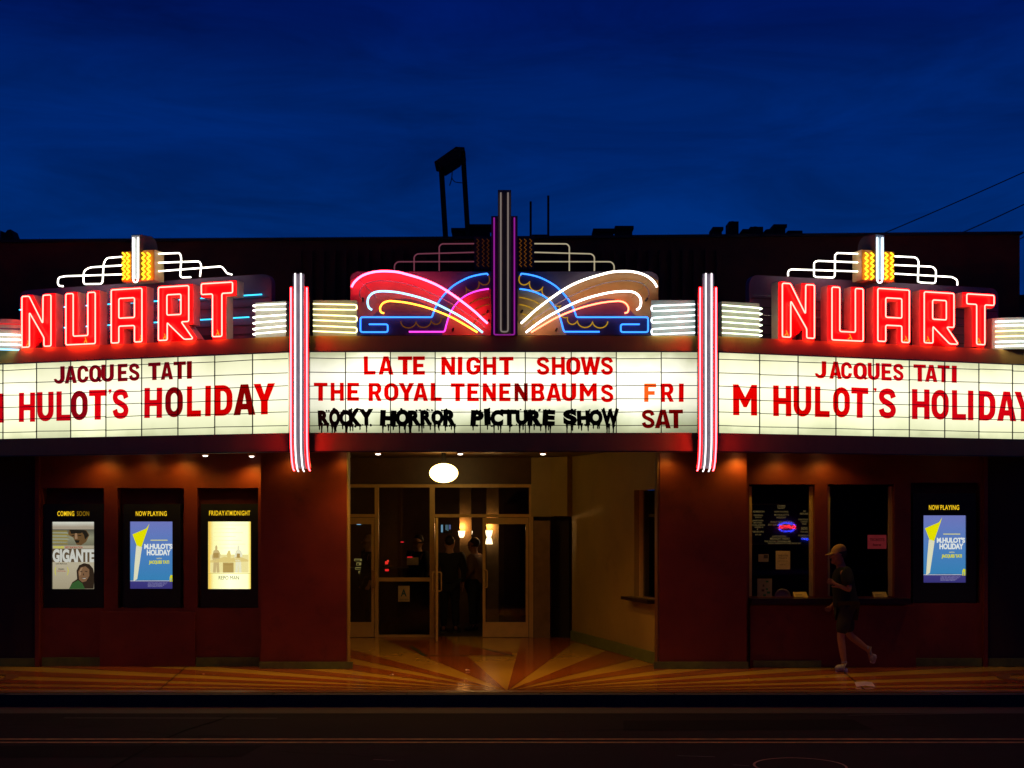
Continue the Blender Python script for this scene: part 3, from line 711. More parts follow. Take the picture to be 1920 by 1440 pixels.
# ------------------------------------------------------------------ marquee
mq = empty('marquee', (-.1, 18.3, SOF), 'long cream three-sided marquee with lit letter boards over the cinema entrance', 'marquee')
ZB0, ZB1 = fz(811.5, YC), fz(658.5, YC); ZF0, ZF1 = fz(845.5, YC), fz(630, YC)
def panelmat(name, wing):
    m = bpy.data.materials.new(name); m.use_nodes = True; t = m.node_tree; t.nodes.clear()
    o = N(t, 'ShaderNodeOutputMaterial'); e = N(t, 'ShaderNodeEmission'); g = N(t, 'ShaderNodeNewGeometry'); s = N(t, 'ShaderNodeSeparateXYZ')
    t.links.new(g.outputs['Position'], s.inputs[0])
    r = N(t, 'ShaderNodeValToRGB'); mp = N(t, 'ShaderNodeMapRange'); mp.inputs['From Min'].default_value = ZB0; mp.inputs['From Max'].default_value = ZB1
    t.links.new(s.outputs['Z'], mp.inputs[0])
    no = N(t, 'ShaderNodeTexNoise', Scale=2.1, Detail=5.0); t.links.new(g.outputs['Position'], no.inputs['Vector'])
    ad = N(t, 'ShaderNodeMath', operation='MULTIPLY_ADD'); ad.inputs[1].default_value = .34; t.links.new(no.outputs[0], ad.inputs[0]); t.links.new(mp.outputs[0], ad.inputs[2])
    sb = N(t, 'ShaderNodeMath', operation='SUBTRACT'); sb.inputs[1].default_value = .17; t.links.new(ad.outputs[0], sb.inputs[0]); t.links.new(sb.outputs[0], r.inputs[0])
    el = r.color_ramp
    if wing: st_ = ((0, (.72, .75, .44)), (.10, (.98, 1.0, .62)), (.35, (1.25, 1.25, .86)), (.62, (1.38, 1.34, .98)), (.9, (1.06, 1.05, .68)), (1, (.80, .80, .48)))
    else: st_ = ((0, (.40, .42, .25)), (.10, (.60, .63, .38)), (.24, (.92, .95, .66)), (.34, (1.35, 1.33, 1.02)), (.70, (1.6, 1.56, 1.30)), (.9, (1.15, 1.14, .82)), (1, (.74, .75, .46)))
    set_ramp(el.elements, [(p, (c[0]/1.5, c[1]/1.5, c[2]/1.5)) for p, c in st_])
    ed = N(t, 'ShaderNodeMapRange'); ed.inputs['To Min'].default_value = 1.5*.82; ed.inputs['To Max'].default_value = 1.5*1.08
    oi = N(t, 'ShaderNodeObjectInfo'); t.links.new(oi.outputs['Random'], ed.inputs[0])
    # horizontal fall-off to both ends of a board
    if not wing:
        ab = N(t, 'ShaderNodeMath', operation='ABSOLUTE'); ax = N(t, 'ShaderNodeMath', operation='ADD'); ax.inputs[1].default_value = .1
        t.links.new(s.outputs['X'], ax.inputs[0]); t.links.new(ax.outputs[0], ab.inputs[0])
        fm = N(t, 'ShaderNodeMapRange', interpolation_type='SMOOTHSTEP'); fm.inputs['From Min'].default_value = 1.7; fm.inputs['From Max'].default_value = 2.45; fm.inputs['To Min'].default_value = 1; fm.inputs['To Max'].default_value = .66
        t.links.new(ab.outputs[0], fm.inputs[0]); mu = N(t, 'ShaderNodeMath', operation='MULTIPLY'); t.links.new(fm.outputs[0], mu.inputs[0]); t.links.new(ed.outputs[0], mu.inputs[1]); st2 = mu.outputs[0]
    else: st2 = ed.outputs[0]
    t.links.new(r.outputs[0], e.inputs['Color']); t.links.new(st2, e.inputs['Strength']); t.links.new(e.outputs[0], o.inputs[0]); return m
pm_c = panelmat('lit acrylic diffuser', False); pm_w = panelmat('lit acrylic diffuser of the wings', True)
rowz = [fz(y, YC) for y in (671.5, 698, 723, 747.5, 772, 797.5)]
gapm = pmat('dark panel joint', (.02, .02, .015), .5, bump=0)
def board(sec, edges, pm):
    for i in range(len(edges)-1):
        a, b = edges[i]+.006, edges[i+1]-.006
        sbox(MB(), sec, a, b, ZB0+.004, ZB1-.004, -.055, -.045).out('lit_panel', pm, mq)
        sbox(MB(), sec, edges[i]-.006, edges[i]+.006, ZB0, ZB1, -.06, -.036).out('panel_joint', gapm, mq)
    for z in rowz:
        mb = MB(); pts = []
        for i in range(len(edges)-1):
            z1, z2 = z+random.uniform(-.006, .006), z+random.uniform(-.006, .006)
            mb.hexa([sec.w(edges[i], z1-.0045, -.02), sec.w(edges[i+1], z2-.0045, -.02), sec.w(edges[i+1], z2-.0045, -.03), sec.w(edges[i], z1-.0045, -.03),
                     sec.w(edges[i], z1+.0045, -.02), sec.w(edges[i+1], z2+.0045, -.02), sec.w(edges[i+1], z2+.0045, -.03), sec.w(edges[i], z1+.0045, -.03)])
        mb.out('letter_rail', m_rail, mq)
def us(sec, pxs, py=735): return [sec.at(p, py, -.045)[0] for p in pxs]
UC = us(SC, [578, 648, 732, 816, 900.5, 985, 1071, 1155.5, 1239.7, 1310])
UL = us(SL, [-60, 6, 69, 133, 199, 266, 334, 403, 474, 541])
du = UL[2]-UL[1]; UL = [UL[1]-2*du, UL[1]-du]+UL[1:]
UR = us(SR, [1347, 1424, 1496, 1567, 1637, 1704.5, 1771, 1835, 1898]); UR += [UR[-1]+.62, UR[-1]+1.24]
UR = [u for u in UR if u < 5.1]+[5.12]
board(SC, UC, pm_c); board(SL, UL, pm_w); board(SR, UR, pm_w)
LW0 = UL[0]-.1; LWE = LW0-.15; RWE = 5.2
def fascia(sec, u0, u1):
    for (z0, z1, nm) in ((ZB1, ZF1, 'upper_fascia'), (ZF0, ZB0, 'lower_fascia')):
        mb = MB(); sbox(mb, sec, u0, u1, z0, z1, -.10, .02)
        mb.out(nm, m_fascia, mq)
    sbox(MB(), sec, u0, u1, ZF0-.012, ZF0-.001, -.10, .03).out('drip_edge', pmat('dark bronze drip edge', (.06, .04, .025), .4), mq)
    sbox(MB(), sec, u0, u1, ZB1-.016, ZB1+.0, .021, .03).out('bead', pmat('dark bead', (.12, .09, .07), .4), mq)
fascia(SC, -2.66, 2.449); fascia(SL, LWE, 0); fascia(SR, 0, RWE)
# canopy roof and soffit as plan polygons
def plan(pts, z0, z1, name, mat):
    n = len(pts); v = [(p[0], p[1], z0) for p in pts]+[(p[0], p[1], z1) for p in pts]
    mesh(name, v, [tuple(range(n))[::-1], tuple(range(n, 2*n))]+[(i, (i+1) % n, n+(i+1) % n, n+i) for i in range(n)], mat, mq)
pl = SL.w(LWE, 0, -.09); pr = SR.w(RWE, 0, -.09)
poly = [(pl.x, pl.y), (-2.66, YC+.09), (2.449, YC+.09), (pr.x, pr.y)]
plan([poly[0], poly[1], poly[2], poly[3], (pr.x, YW-.003), (2.5, YW-.003), (2.5, YP-.003), (-3.7, YP-.003), (-3.7, YW-.003), (pl.x, YW-.003)], SOF, SOF+.06, 'soffit', m_soffit)
plan([poly[0], poly[1], poly[2], poly[3], (pr.x, YU-.003), (pl.x, YU-.003)], ZF1-.09, ZF1-.03, 'canopy_roof', pmat('canopy roof sheet', (.05, .035, .035), .5))
MB().box(-9.6, pr.x, YW+.001, YU-.001, SOF+.062, SOF+.3).out('canopy_beam', m_black, mq)
# inner light-box back (behind panels)
sbox(MB(), SC, -2.6, 2.4, ZB0-.02, ZB1+.02, -.20, -.16).out('light_box_back', m_white, mq)
sbox(MB(), SL, LWE+.05, -.05, ZB0-.02, ZB1+.02, -.20, -.16).out('light_box_back', m_white, mq)
sbox(MB(), SR, .05, RWE-.05, ZB0-.02, ZB1+.02, -.20, -.16).out('light_box_back', m_white, mq)
MB().box(pr.x-.06, pr.x, pr.y, YW, ZF0, ZF1-.1).out('end_panel', m_fascia, mq)

# downlights in the soffit
def downlight(x, y, z, label, pts=0, col=(1, .55, .16), drop=.0, r=.042, lens=True, spot=0):
    d_ = empty('downlight', (x, y, z), label, 'light', 'round downlights under the marquee')
    MB().disc((x, y, z-.012-drop), r+.012, z-.002).out('trim_ring', m_bronze, d_)
    MB().ell((x, y, z-.016-drop), (r*.85, r*.85, .014 if lens else .006), 14, 8).out('lamp', bulb_pink if lens else bulb, d_)
    if pts:
        l = bpy.data.lights.new('lamp_light', 'SPOT' if spot else 'POINT'); l.energy = pts; l.color = col; l.shadow_soft_size = .05
        if spot: l.spot_size = R(spot); l.spot_blend = .8
        o = bpy.data.objects.new('lamp_light', l); COL.objects.link(o); o.parent = d_; o.location = (0, 0, -.07-drop)
WARM = (1.0, .60, .06)
def yy(px, py, z):   # depth where height z shows at image row py
    return F*(z-CZ)/(CY0-py)
for px, nm in ((709, 'left downlight of the three over the entrance'), (863, 'middle downlight of the three over the entrance'), (1018, 'right downlight of the three over the entrance')):
    Y = 19.0; downlight(fx(px, Y), Y, SOF, nm, pts=48, drop=.05, spot=150, col=(1, .46, .09))
wl = [(190, 5, 'outermost downlight glowing on the wall above the first poster'), (338, 6.5, 'downlight above the gap between second and third posters'), (472, 9, 'bright downlight beside the left pillar'), (385, 3, 'bright downlight above the third poster'),
      (272, 2, 'weak downlight above the second poster')]
for px, e, nm in wl:
    Y = YW-.22 if px not in (385,) else YW-.45
    downlight(fx(px, Y), Y, SOF, nm, pts=e*1.9, col=WARM, lens=px in (385, 472), drop=.06 if px in (385, 472) else 0, spot=150)
for px, e, nm in ((545, 2.5, 'downlight above the left pillar'), (645, 2.5, 'downlight at the inner corner of the left pillar')):
    Y = YP-.15; downlight(fx(px, Y), Y, SOF, nm, pts=e*1.9, col=WARM, lens=False, spot=150)
for px, e, nm in ((1250, 3.2, 'downlight at the inner corner of the right pillar'), (1385, 7.0, 'bright downlight at the outer corner of the right pillar')):
    Y = YP-.15; downlight(fx(px, Y), Y, SOF, nm, pts=e*1.9, col=WARM, lens=False, spot=150)
for px, e, nm in ((1465, 4, 'downlight above the first ticket window'), (1547, 4.5, 'downlight above the gap between the ticket windows')):
    Y = YW-.22; downlight(fx(px, Y), Y, SOF, nm, pts=e*1.9, col=WARM, lens=False, spot=150)
ADDED_SPOTS = {120: 'above the leftmost poster case', 330: 'above the middle poster', 500: 'at the outer side of the left pillar', 640: 'at the inner corner of the left pillar', 860: 'in front of the entrance', 1080: 'right of the entrance middle', 1290: 'in front of the right pillar', 1480: 'above the first ticket window', 1660: 'above the second ticket window', 1810: 'above the right poster case'}
for px, e in ((120, 20), (330, 24), (500, 24), (640, 26), (860, 30), (1080, 26), (1290, 24), (1480, 22), (1660, 20), (1810, 18)):  # unseen lamps added behind the fascia to brighten the pavement
    Y = 19.15 if px in (120, 1810) else 18.35; downlight(fx(px, Y), Y, SOF, 'recessed pavement downlight behind the fascia, '+ADDED_SPOTS[px], pts=e*1.7, col=(1, .54, .10), lens=False, spot=56)
# oval opal lamp
ol = empty('oval_lamp', (fx(832, 22.5), 22.5, 3.16), 'glowing white oval opal lamp hanging in the entrance', 'lamp')
cz_ = fz(887, 22.5)
MB().ell((fx(832, 22.5), 22.5, cz_), (.232, .232, .157), 32, 18).out('opal_globe', emat('opal lamp glow', (1, .66, .20), 9), ol, smooth=True)
MB().disc((fx(832, 22.5), 22.5, cz_+.150), .035, 3.158).out('ceiling_mount', m_black, ol)

# ------------------------------------------------------------------ neon tubes
def tube(sec, pts, off, r, mat, parent, name='neon_tube', fil=0, n=4, closed=False, spl=0, k=8):
    """pts measured on the plane at offset off"""
    P = []
    for p in pts:
        o_ = off+(p[2] if len(p) > 2 else 0); P.append(sec.w(*sec.at(p[0], p[1], off), o_))
    if spl: P = spline(P, spl, closed)
    elif fil: P = fillet(P, fil, n, closed)
    return MB().tube(P, r, k, closed=closed).out(name, mat, parent, smooth=True)
# pylons over the hinges
def pylon(sec, cpx, side, label):
    root = empty('neon_pylon', sec.pp(cpx, 880, .1), label, 'neon pylon', 'neon pylons at the marquee corners')
    u0, z0 = sec.at(cpx, 700, .25); k = (YC-.25)/F
    zt_r = fz(537, YC-.2); zt_w = fz(513, YC-.27)
    zb = fz(879, YC)
    def curve(zt, off, zbot, reach):
        P = [(off, zt), (off, zbot+.42)]
        for i in range(1, 9):
            a = i/8*math.pi/2; P.append((off-reach*(1-math.cos(a)), zbot+.42-.42*math.sin(a)))
        return P
    def ribbon(ua, ub, path, th, mat, nm):
        mb = MB(); n = len(path); v = []; f = []
        nn = []
        for i in range(n):
            a = path[max(i-1, 0)]; b = path[min(i+1, n-1)]; t = Vector((b[0]-a[0], b[1]-a[1])).normalized(); nn.append(Vector((t.y, -t.x)))
        for i, (o_, z) in enumerate(path):
            o2 = o_-th*abs(nn[i].x); z2 = z+th*abs(nn[i].y)
            v += [sec.w(ua, z, o_), sec.w(ub, z, o_), sec.w(ub, z2, o2), sec.w(ua, z2, o2)]
        for i in range(n-1):
            a = i*4; b = a+4
            f += [(a+1, a, b, b+1), (a+2, a+1, b+1, b+2), (a+3, a+2, b+2, b+3), (a, a+3, b+3, b)]
        f += [(0, 1, 2, 3), tuple((n-1)*4+i for i in (3, 2, 1, 0))]
        return mb.add(v, f).out(nm, mat, root)
    w = .116
    ribbon(u0-w, u0+w, curve(zt_r, .20, zb+.01, .22), .03, m_redface, 'red_face')
    ribbon(u0-.068, u0+.068, curve(zt_w, .262, zb-.0, .24), .055, pmat('lavender grey rib enamel', (.30, .28, .33), .35), 'white_rib')
    body = MB(); sbox(body, sec, u0-w+.008, u0+w-.008, ZF0-.02, zt_r-.01, .022, .168); body.out('pylon_body', m_black, root)
    sbox(MB(), sec, u0-.06, u0+.06, zt_r-.009, zt_w-.01, .06, .205).out('pylon_body', m_black, root)
    for du_, o_, m_, zt, zz in ((-.098, .235, n_hotred, zt_r-.02, 0), (.098, .235, n_hotred, zt_r-.02, 0), (-.036, .295, n_pyl, zt_w, -.012), (.034, .295, n_pyl, zt_w, -.012)):
        P = [sec.w(u0+du_, z, o) for o, z in curve(zt, o_, zb-.02+zz, .26)]
        P = [P[0]]+spline(P[1:], 2)
        MB().tube(P, .0095 if m_ is n_hotred else .0092, 8).out('neon_tube', m_, root, smooth=True)
    return root
pylon(SC, 560, -1, 'tall red and white neon pylon left of the centre letter board')
pylon(SC, 1328, 1, 'tall red and white neon pylon right of the centre letter board')

# striped fins beside the pylons
def fin(sec, x0, x1, ys0, ys1, ytop, ybot, closed_side, mat, label, panel=m_fin, pairs=True, wrap=False, off=.06, bulge=0.0, tops=None, cols=None):
    xm = (x0+x1)/2
    root = empty('neon_fin', sec.pp(xm, ybot, 0), label, 'neon fin', 'striped neon fins along the marquee top')
    u0, _ = sec.at(x0, 600, 0); u1, _ = sec.at(x1, 600, 0); _, z1 = sec.at(xm, ytop, 0)
    za = ZF1+.001
    if bulge:
        n = 14; arc = []
        for i in range(n+1):
            t = i/n; arc.append((u0+(u1-u0)*t, -.02+bulge*math.sin(math.pi*t)))
        mb = MB(); v = []
        for (u, o_) in arc: v += [sec.w(u, za, o_-.05), sec.w(u, z1, o_-.05), sec.w(u, z1, -.25), sec.w(u, za, -.25)]
        f = []
        for i in range(n): a = i*4; b = a+4; f += [(a, b, b+1, a+1), (a+1, b+1, b+2, a+2), (a+2, b+2, b+3, a+3), (a+3, b+3, b, a)]
        f += [(0, 1, 2, 3), (n*4+3, n*4+2, n*4+1, n*4)]
        mb.add(v, f).out('fin_panel', panel, root)
        for i, (a, b) in enumerate(zip(ys0, ys1)):
            _, zz = sec.at(x0 if closed_side < 0 else x1, a, off)
            P = [sec.w(u, zz, o_+off-.04) for u, o_ in arc]
            m_ = cols[i] if cols else mat
            MB().tube(spline(P, 3), .011).out('neon_tube', m_, root, smooth=True)
        return root
    mb = MB(); sbox(mb, sec, u0, u1, za, z1, -.22, .0); mb.out('fin_panel', panel, root)
    lines = []
    for a, b in zip(ys0, ys1):
        lines.append(((x0, a), (x1, b)))
    for i, (a, b) in enumerate(lines):
        pa = sec.w(*sec.at(*a, off), off); pb = sec.w(*sec.at(*b, off), off)
        m_ = cols[i] if cols else mat
        if wrap:
            # tube wraps round the free end towards the building
            P = [pb, pa] if closed_side < 0 else [pa, pb]
            e = P[-1]; du_ = sec.U*(closed_side*.055)
            P = [P[0], P[1], e+du_-sec.n*.04, e+du_*1.15-sec.n*.11, e+du_*.3-sec.n*.19]
            P = [P[0]]+spline(P[1:], 4)
        elif i % 2 == 0:
            a2, b2 = lines[i+1]; pa2 = sec.w(*sec.at(*a2, off), off); pb2 = sec.w(*sec.at(*b2, off), off)
            P = [pb, pa, pa2, pb2] if closed_side < 0 else [pa, pb, pb2, pa2]
            P = fillet(P, .03)
        else: continue
        MB().tube(P, .0088).out('neon_tube', m_, root, smooth=True)
    return root
fin(SL, 479, 536, (572, 581, 594, 605, 616, 625.5), (569.5, 579.5, 590, 600.5, 611, 621), 566, 630, -1, n_white, 'white striped neon fin left of the left pylon, ends wrapping round', wrap=True)
fin(SC, 587, 669, (569.6, 579.8, 590, 600, 610.5, 620.8), (571.5, 581, 593, 603.5, 614, 624), 563, 630, 1, n_yw, 'yellow white striped neon fin right of the left pylon')
fin(SC, 1221.5, 1303, (573.5, 583.5, 596, 605, 617, 627), (570.5, 580.5, 591, 601.5, 612.5, 623.5), 563, 630, -1, n_cool, 'cool white striped neon fin left of the right pylon')
fin(SR, 1354, 1424, (572, 582.5, 593.5, 603.5, 614.5, 624), (577.5, 587.5, 598, 608.5, 619.5, 628), 567, 632, 1, n_green, 'greenish white striped neon fin right of the right pylon, ends wrapping round', wrap=True)
fin(SL, -60, 39, (607, 616, 627, 636, 645.5, 655), (607, 616, 627, 636, 645.5, 655), 601, 655, 1, n_white, 'curved striped neon fin at the far left edge beside the left letter N', bulge=.22, cols=[emat('faint red neon', (1, .05, .05), .7), n_pinkdim, n_white, n_white, n_cool, n_ice])
fin(SR, 1866, 1960, (602, 610, 620, 630, 640, 648.5), (602, 610, 620, 630, 640, 648.5), 598, 650, -1, n_green, 'curved striped neon fin at the far right edge beside the right letter T', bulge=.22, cols=[n_cool, n_white, n_yw, n_yw, n_cool, n_white])

# NUART signs
LET = {'N': ([(0, 0), (0, 1), (.25, 1), (.70, .47), (.72, .47), (.73, 1), (1, 1), (1, 0), (.76, 0), (.76, .17), (.28, .66), (.26, .66), (.26, 0)], None),
       'U': ([(0, 0), (0, 1), (.25, 1), (.25, .165), (.75, .165), (.75, 1), (1, 1), (1, 0)], None),
       'A': ([(0, 0), (0, 1), (1, 1), (1, 0), (.76, 0), (.76, .31), (.25, .31), (.25, 0)], [(.25, .46), (.25, .83), (.76, .83), (.76, .46)]),
       'R': ([(0, 0), (0, 1), (.89, 1), (.89, .33), (.67, .33), (1, .02), (.98, 0), (.76, 0), (.27, .32), (.26, .31), (.26, 0)], [(.25, .47), (.25, .85), (.66, .85), (.66, .47)]),
       'T': ([(0, .80), (0, 1), (1, 1), (1, .80), (.66, .80), (.66, 0), (.36, 0), (.36, .80)], None)}
def nuart(sec, boxes, back, side, label, cyan):
    rootp = sec.pp((back[0][0]+back[1][0])/2, 640, -.2)
    root = empty('neon_name_sign', rootp, label, 'neon sign', 'neon name signs')
    # backing panel, rounded top corners
    uz = [sec.at(x, y, -.36) for x, y in back]
    P = [Vector((u, z)) for u, z in uz]
    P = [P[0]]+fillet([P[0], P[1], P[2], P[3]], .14)[1:-1]+[P[3]]
    P[0].y = ZF1-.02; P[-1].y = ZF1-.02
    mb = MB(); plate(mb, sec, [(p.x, p.y) for p in P], -.46, -.36); mb.out('backing_panel', m_backing, root)
    ub = sorted((P[0].x, P[-1].x))
    for k in range(5):
        z = ZF1+.10+k*.115
        sbox(MB(), sec, ub[0]+.03, ub[1]-.03, z, z+.012, -.357, -.345).out('backing_slat', pmat('dark plum slat', (.05, .02, .05), .4), root)
    for ch, (x0, x1, y0, y1) in zip('NUART', boxes):
        off = .065
        xm = (x0+x1)/2; ym = (y0+y1)/2
        ua, _ = sec.at(x0, ym, off); ubb, _ = sec.at(x1, ym, off); _, zt = sec.at(xm, y0, off); _, zb = sec.at(xm, y1, off)
        o_, h_ = LET[ch]; sc = lambda L: [(ua+(ubb-ua)*a, zb+(zt-zb)*b) for a, b in L]
        O = sc(o_); H = sc(h_) if h_ else None
        lt = bpy.data.objects.new('channel_letter', None); COL.objects.link(lt); lt.parent = root
        lt['label'] = 'red neon channel letter %s' % ch
        OO = offset_poly(O, .030); holes = [offset_poly(H, -.026)] if H else []
        mb = MB(); plate(mb, sec, OO, -.16, .008, holes); body = mb.out('letter_body', m_return, lt)
        mb = MB(); plate(mb, sec, offset_poly(O, .0285), .0085, .014, [offset_poly(H, -.0245)] if H else []); mb.out('letter_face', m_redface, lt)
        for L in [O]+([H] if H else []):
            Pp = fillet([sec.w(a, b, off) for a, b in L], .022, 3, True)
            MB().tube(Pp, .0088, 7, closed=True).out('neon_tube', n_red, lt, smooth=True)
        # electrode leads at the foot of the letter
        e = O[0] if ch != 'T' else O[6]
        ex = e[0]+(.05 if ch in 'NR' else (.26 if ch == 'U' else .03)); s_ = MB()
        if ch == 'A': ex = O[3][0]-.06
        s_.tube(spline([sec.w(ex, e[1]+.02, .03), sec.w(ex+.03, e[1]+.05, .045), sec.w(ex+.05, e[1]+.02, .04), sec.w(ex+.02, e[1]+.09, .035)], 3), .006, 5)
        s_.out('electrode_lead', emat('orange electrode glow', (1, .35, .02), 1.0), lt)
    for (pa, pb) in cyan:
        m_ = n_cyan
        tube(sec, [pa, pb], -.30, .009, m_, root)
    return root
LB = [(41, 95.5, 554.5, 650), (123.5, 178.5, 549.5, 645.5), (208.5, 266, 542, 642), (297, 361, 537, 637), (377.5, 436, 530.6, 631)]
RB = [(1467, 1527, 532.8, 633), (1560, 1618.4, 540, 638.5), (1646, 1705, 542.5, 641), (1733, 1795.6, 549, 644), (1812.8, 1864, 552.5, 646)]
nl_ = nuart(SL, LB, [(36, 640), (36, 545), (509, 513), (509, 640)], -1, 'left red neon NUART sign on the marquee wing, cyan lines lit behind its letters', [((36, 581), (491, 552)), ((100, 615.5), (467, 594.5))])
nr_ = nuart(SR, RB, [(1405, 640), (1405, 515), (1872, 541), (1872, 655)], 1, 'right red neon NUART sign on the marquee wing, no lines lit behind its letters', [])
for (pa, pb) in (((1412, 553), (1868, 577)), ((1412, 590), (1868, 612))): tube(SR, [pa, pb], -.30, .007, m_deadglass, nr_)

# crests above the name signs
def crest(sec, sgn, C, label, tubes, box, boxside, blade, zz, zpx):
    root = empty('neon_crest', sec.pp(C[0], C[1], 0), label, 'neon crest', 'neon crests above the name signs')
    (bx0, bx1, by0, by1) = box
    ua, _ = sec.at(bx0, 495, -.02); ub, _ = sec.at(bx1, 495, -.02); _, za = sec.at((bx0+bx1)/2, by1, -.02); _, zb = sec.at((bx0+bx1)/2, by0, -.02)
    sbox(MB(), sec, ua, ub, za, zb, -.24, -.024).out('crest_box', m_crestside, root)
    sbox(MB(), sec, ua+.003, ub-.003, za+.003, zb-.003, -.0235, -.017).out('crest_face', m_orange, root)
    for x in zpx:
        P = []; n = 10
        for i in range(n+1):
            y = by0+4+(by1-by0-7)*i/n; P.append((x+(2.6 if i % 2 else -2.6), y))
        tube(sec, P, .02, .0115, n_yellow, root, 'zigzag_tube', spl=3)
    (lx0, lx1, ly0, ly1) = blade
    ua, _ = sec.at(lx0, 495, .05); ub, _ = sec.at(lx1, 495, .05); _, za = sec.at((lx0+lx1)/2, ly1-3, .05); _, zb = sec.at((lx0+lx1)/2, ly0, .05)
    mb = MB()
    # blade: deep fin with rounded rear top corner, profile in offset/height
    prof = [(.05, za), (.05, zb), (-.22, zb+.02)]+[(-.22-.14*math.sin(a), zb+.02-.14*(1-math.cos(a))) for a in [i*math.pi/8 for i in range(1, 5)]]+[(-.36, za)]
    n = len(prof); v = [sec.w(ua, z, o_) for o_, z in prof]+[sec.w(ub, z, o_) for o_, z in prof]
    mb.add(v, [tuple(range(n)), tuple(range(n, 2*n))[::-1]]+[(i, n+i, n+(i+1) % n, (i+1) % n) for i in range(n)])
    mb.out('blade', pmat('taupe blade side enamel', (.16, .11, .085), .5), root)
    sbox(MB(), sec, ua+.003, ub-.003, za+.003, zb-.003, .0505, .056).out('blade_face', m_blueblade, root)
    xa, xb = lx0+(lx1-lx0)*.22, lx0+(lx1-lx0)*.80
    yb_ = ly1+1
    P = [(xa, ly0+5), (xa, yb_-2), (xa+2, yb_+1), (xb-2, yb_+1), (xb, yb_-6), (xb, ly0+5)]
    tube(sec, P, .085, .0095, n_blade if sgn > 0 else n_white, root, fil=.03)
    for T in tubes: tube(sec, T, -.12, .0098, n_white, root, fil=.045, n=5)
    # struts that carry the tubes
    return root
def q1(L): return [(x/3.2, 400+y/3.2) for x, y in L]
def q4(L): return [(1320+x/3.2, 400+y/3.2) for x, y in L]
crest(SL, -1, (256, 530), 'left neon crest with zigzags and stepped white tubes above the left NUART', [
    q1([(380, 438), (352, 434), (346, 415), (352, 385), (390, 377), (735, 366)]),
    q1([(735, 312), (540, 324), (503, 345), (500, 425), (615, 423), (622, 300), (640, 268), (740, 260)]),
    q1([(935, 243), (1080, 238), (1088, 270), (1080, 385), (1145, 383)]),
    q1([(935, 297), (1195, 288), (1208, 310), (1200, 380)]),
    q1([(935, 349), (1330, 318), (1352, 345), (1362, 360), (1392, 367)])],
    (228.5, 289.5, 470, 527), None, (246.5, 262, 440, 527), None, (232, 240, 269, 278.5))
crest(SR, 1, (1650, 530), 'right neon crest with ice blue blade and stepped white tubes above the right NUART', [
    q4([(505, 376), (503, 350), (520, 336), (935, 349)]),
    q4([(935, 295), (680, 285), (660, 295), (660, 375), (672, 382), (785, 386), (786, 250), (800, 238), (935, 243)]),
    q4([(1145, 258), (1270, 264), (1288, 285), (1283, 410), (1300, 415), (1390, 420), (1392, 340), (1370, 320), (1145, 310)]),
    q4([(1145, 362), (1490, 382), (1520, 400), (1520, 432)])],
    (1616, 1677, 470, 526.5), None, (1641.5, 1658, 440, 528), None, (1625, 1635.5, 1662, 1672.5))

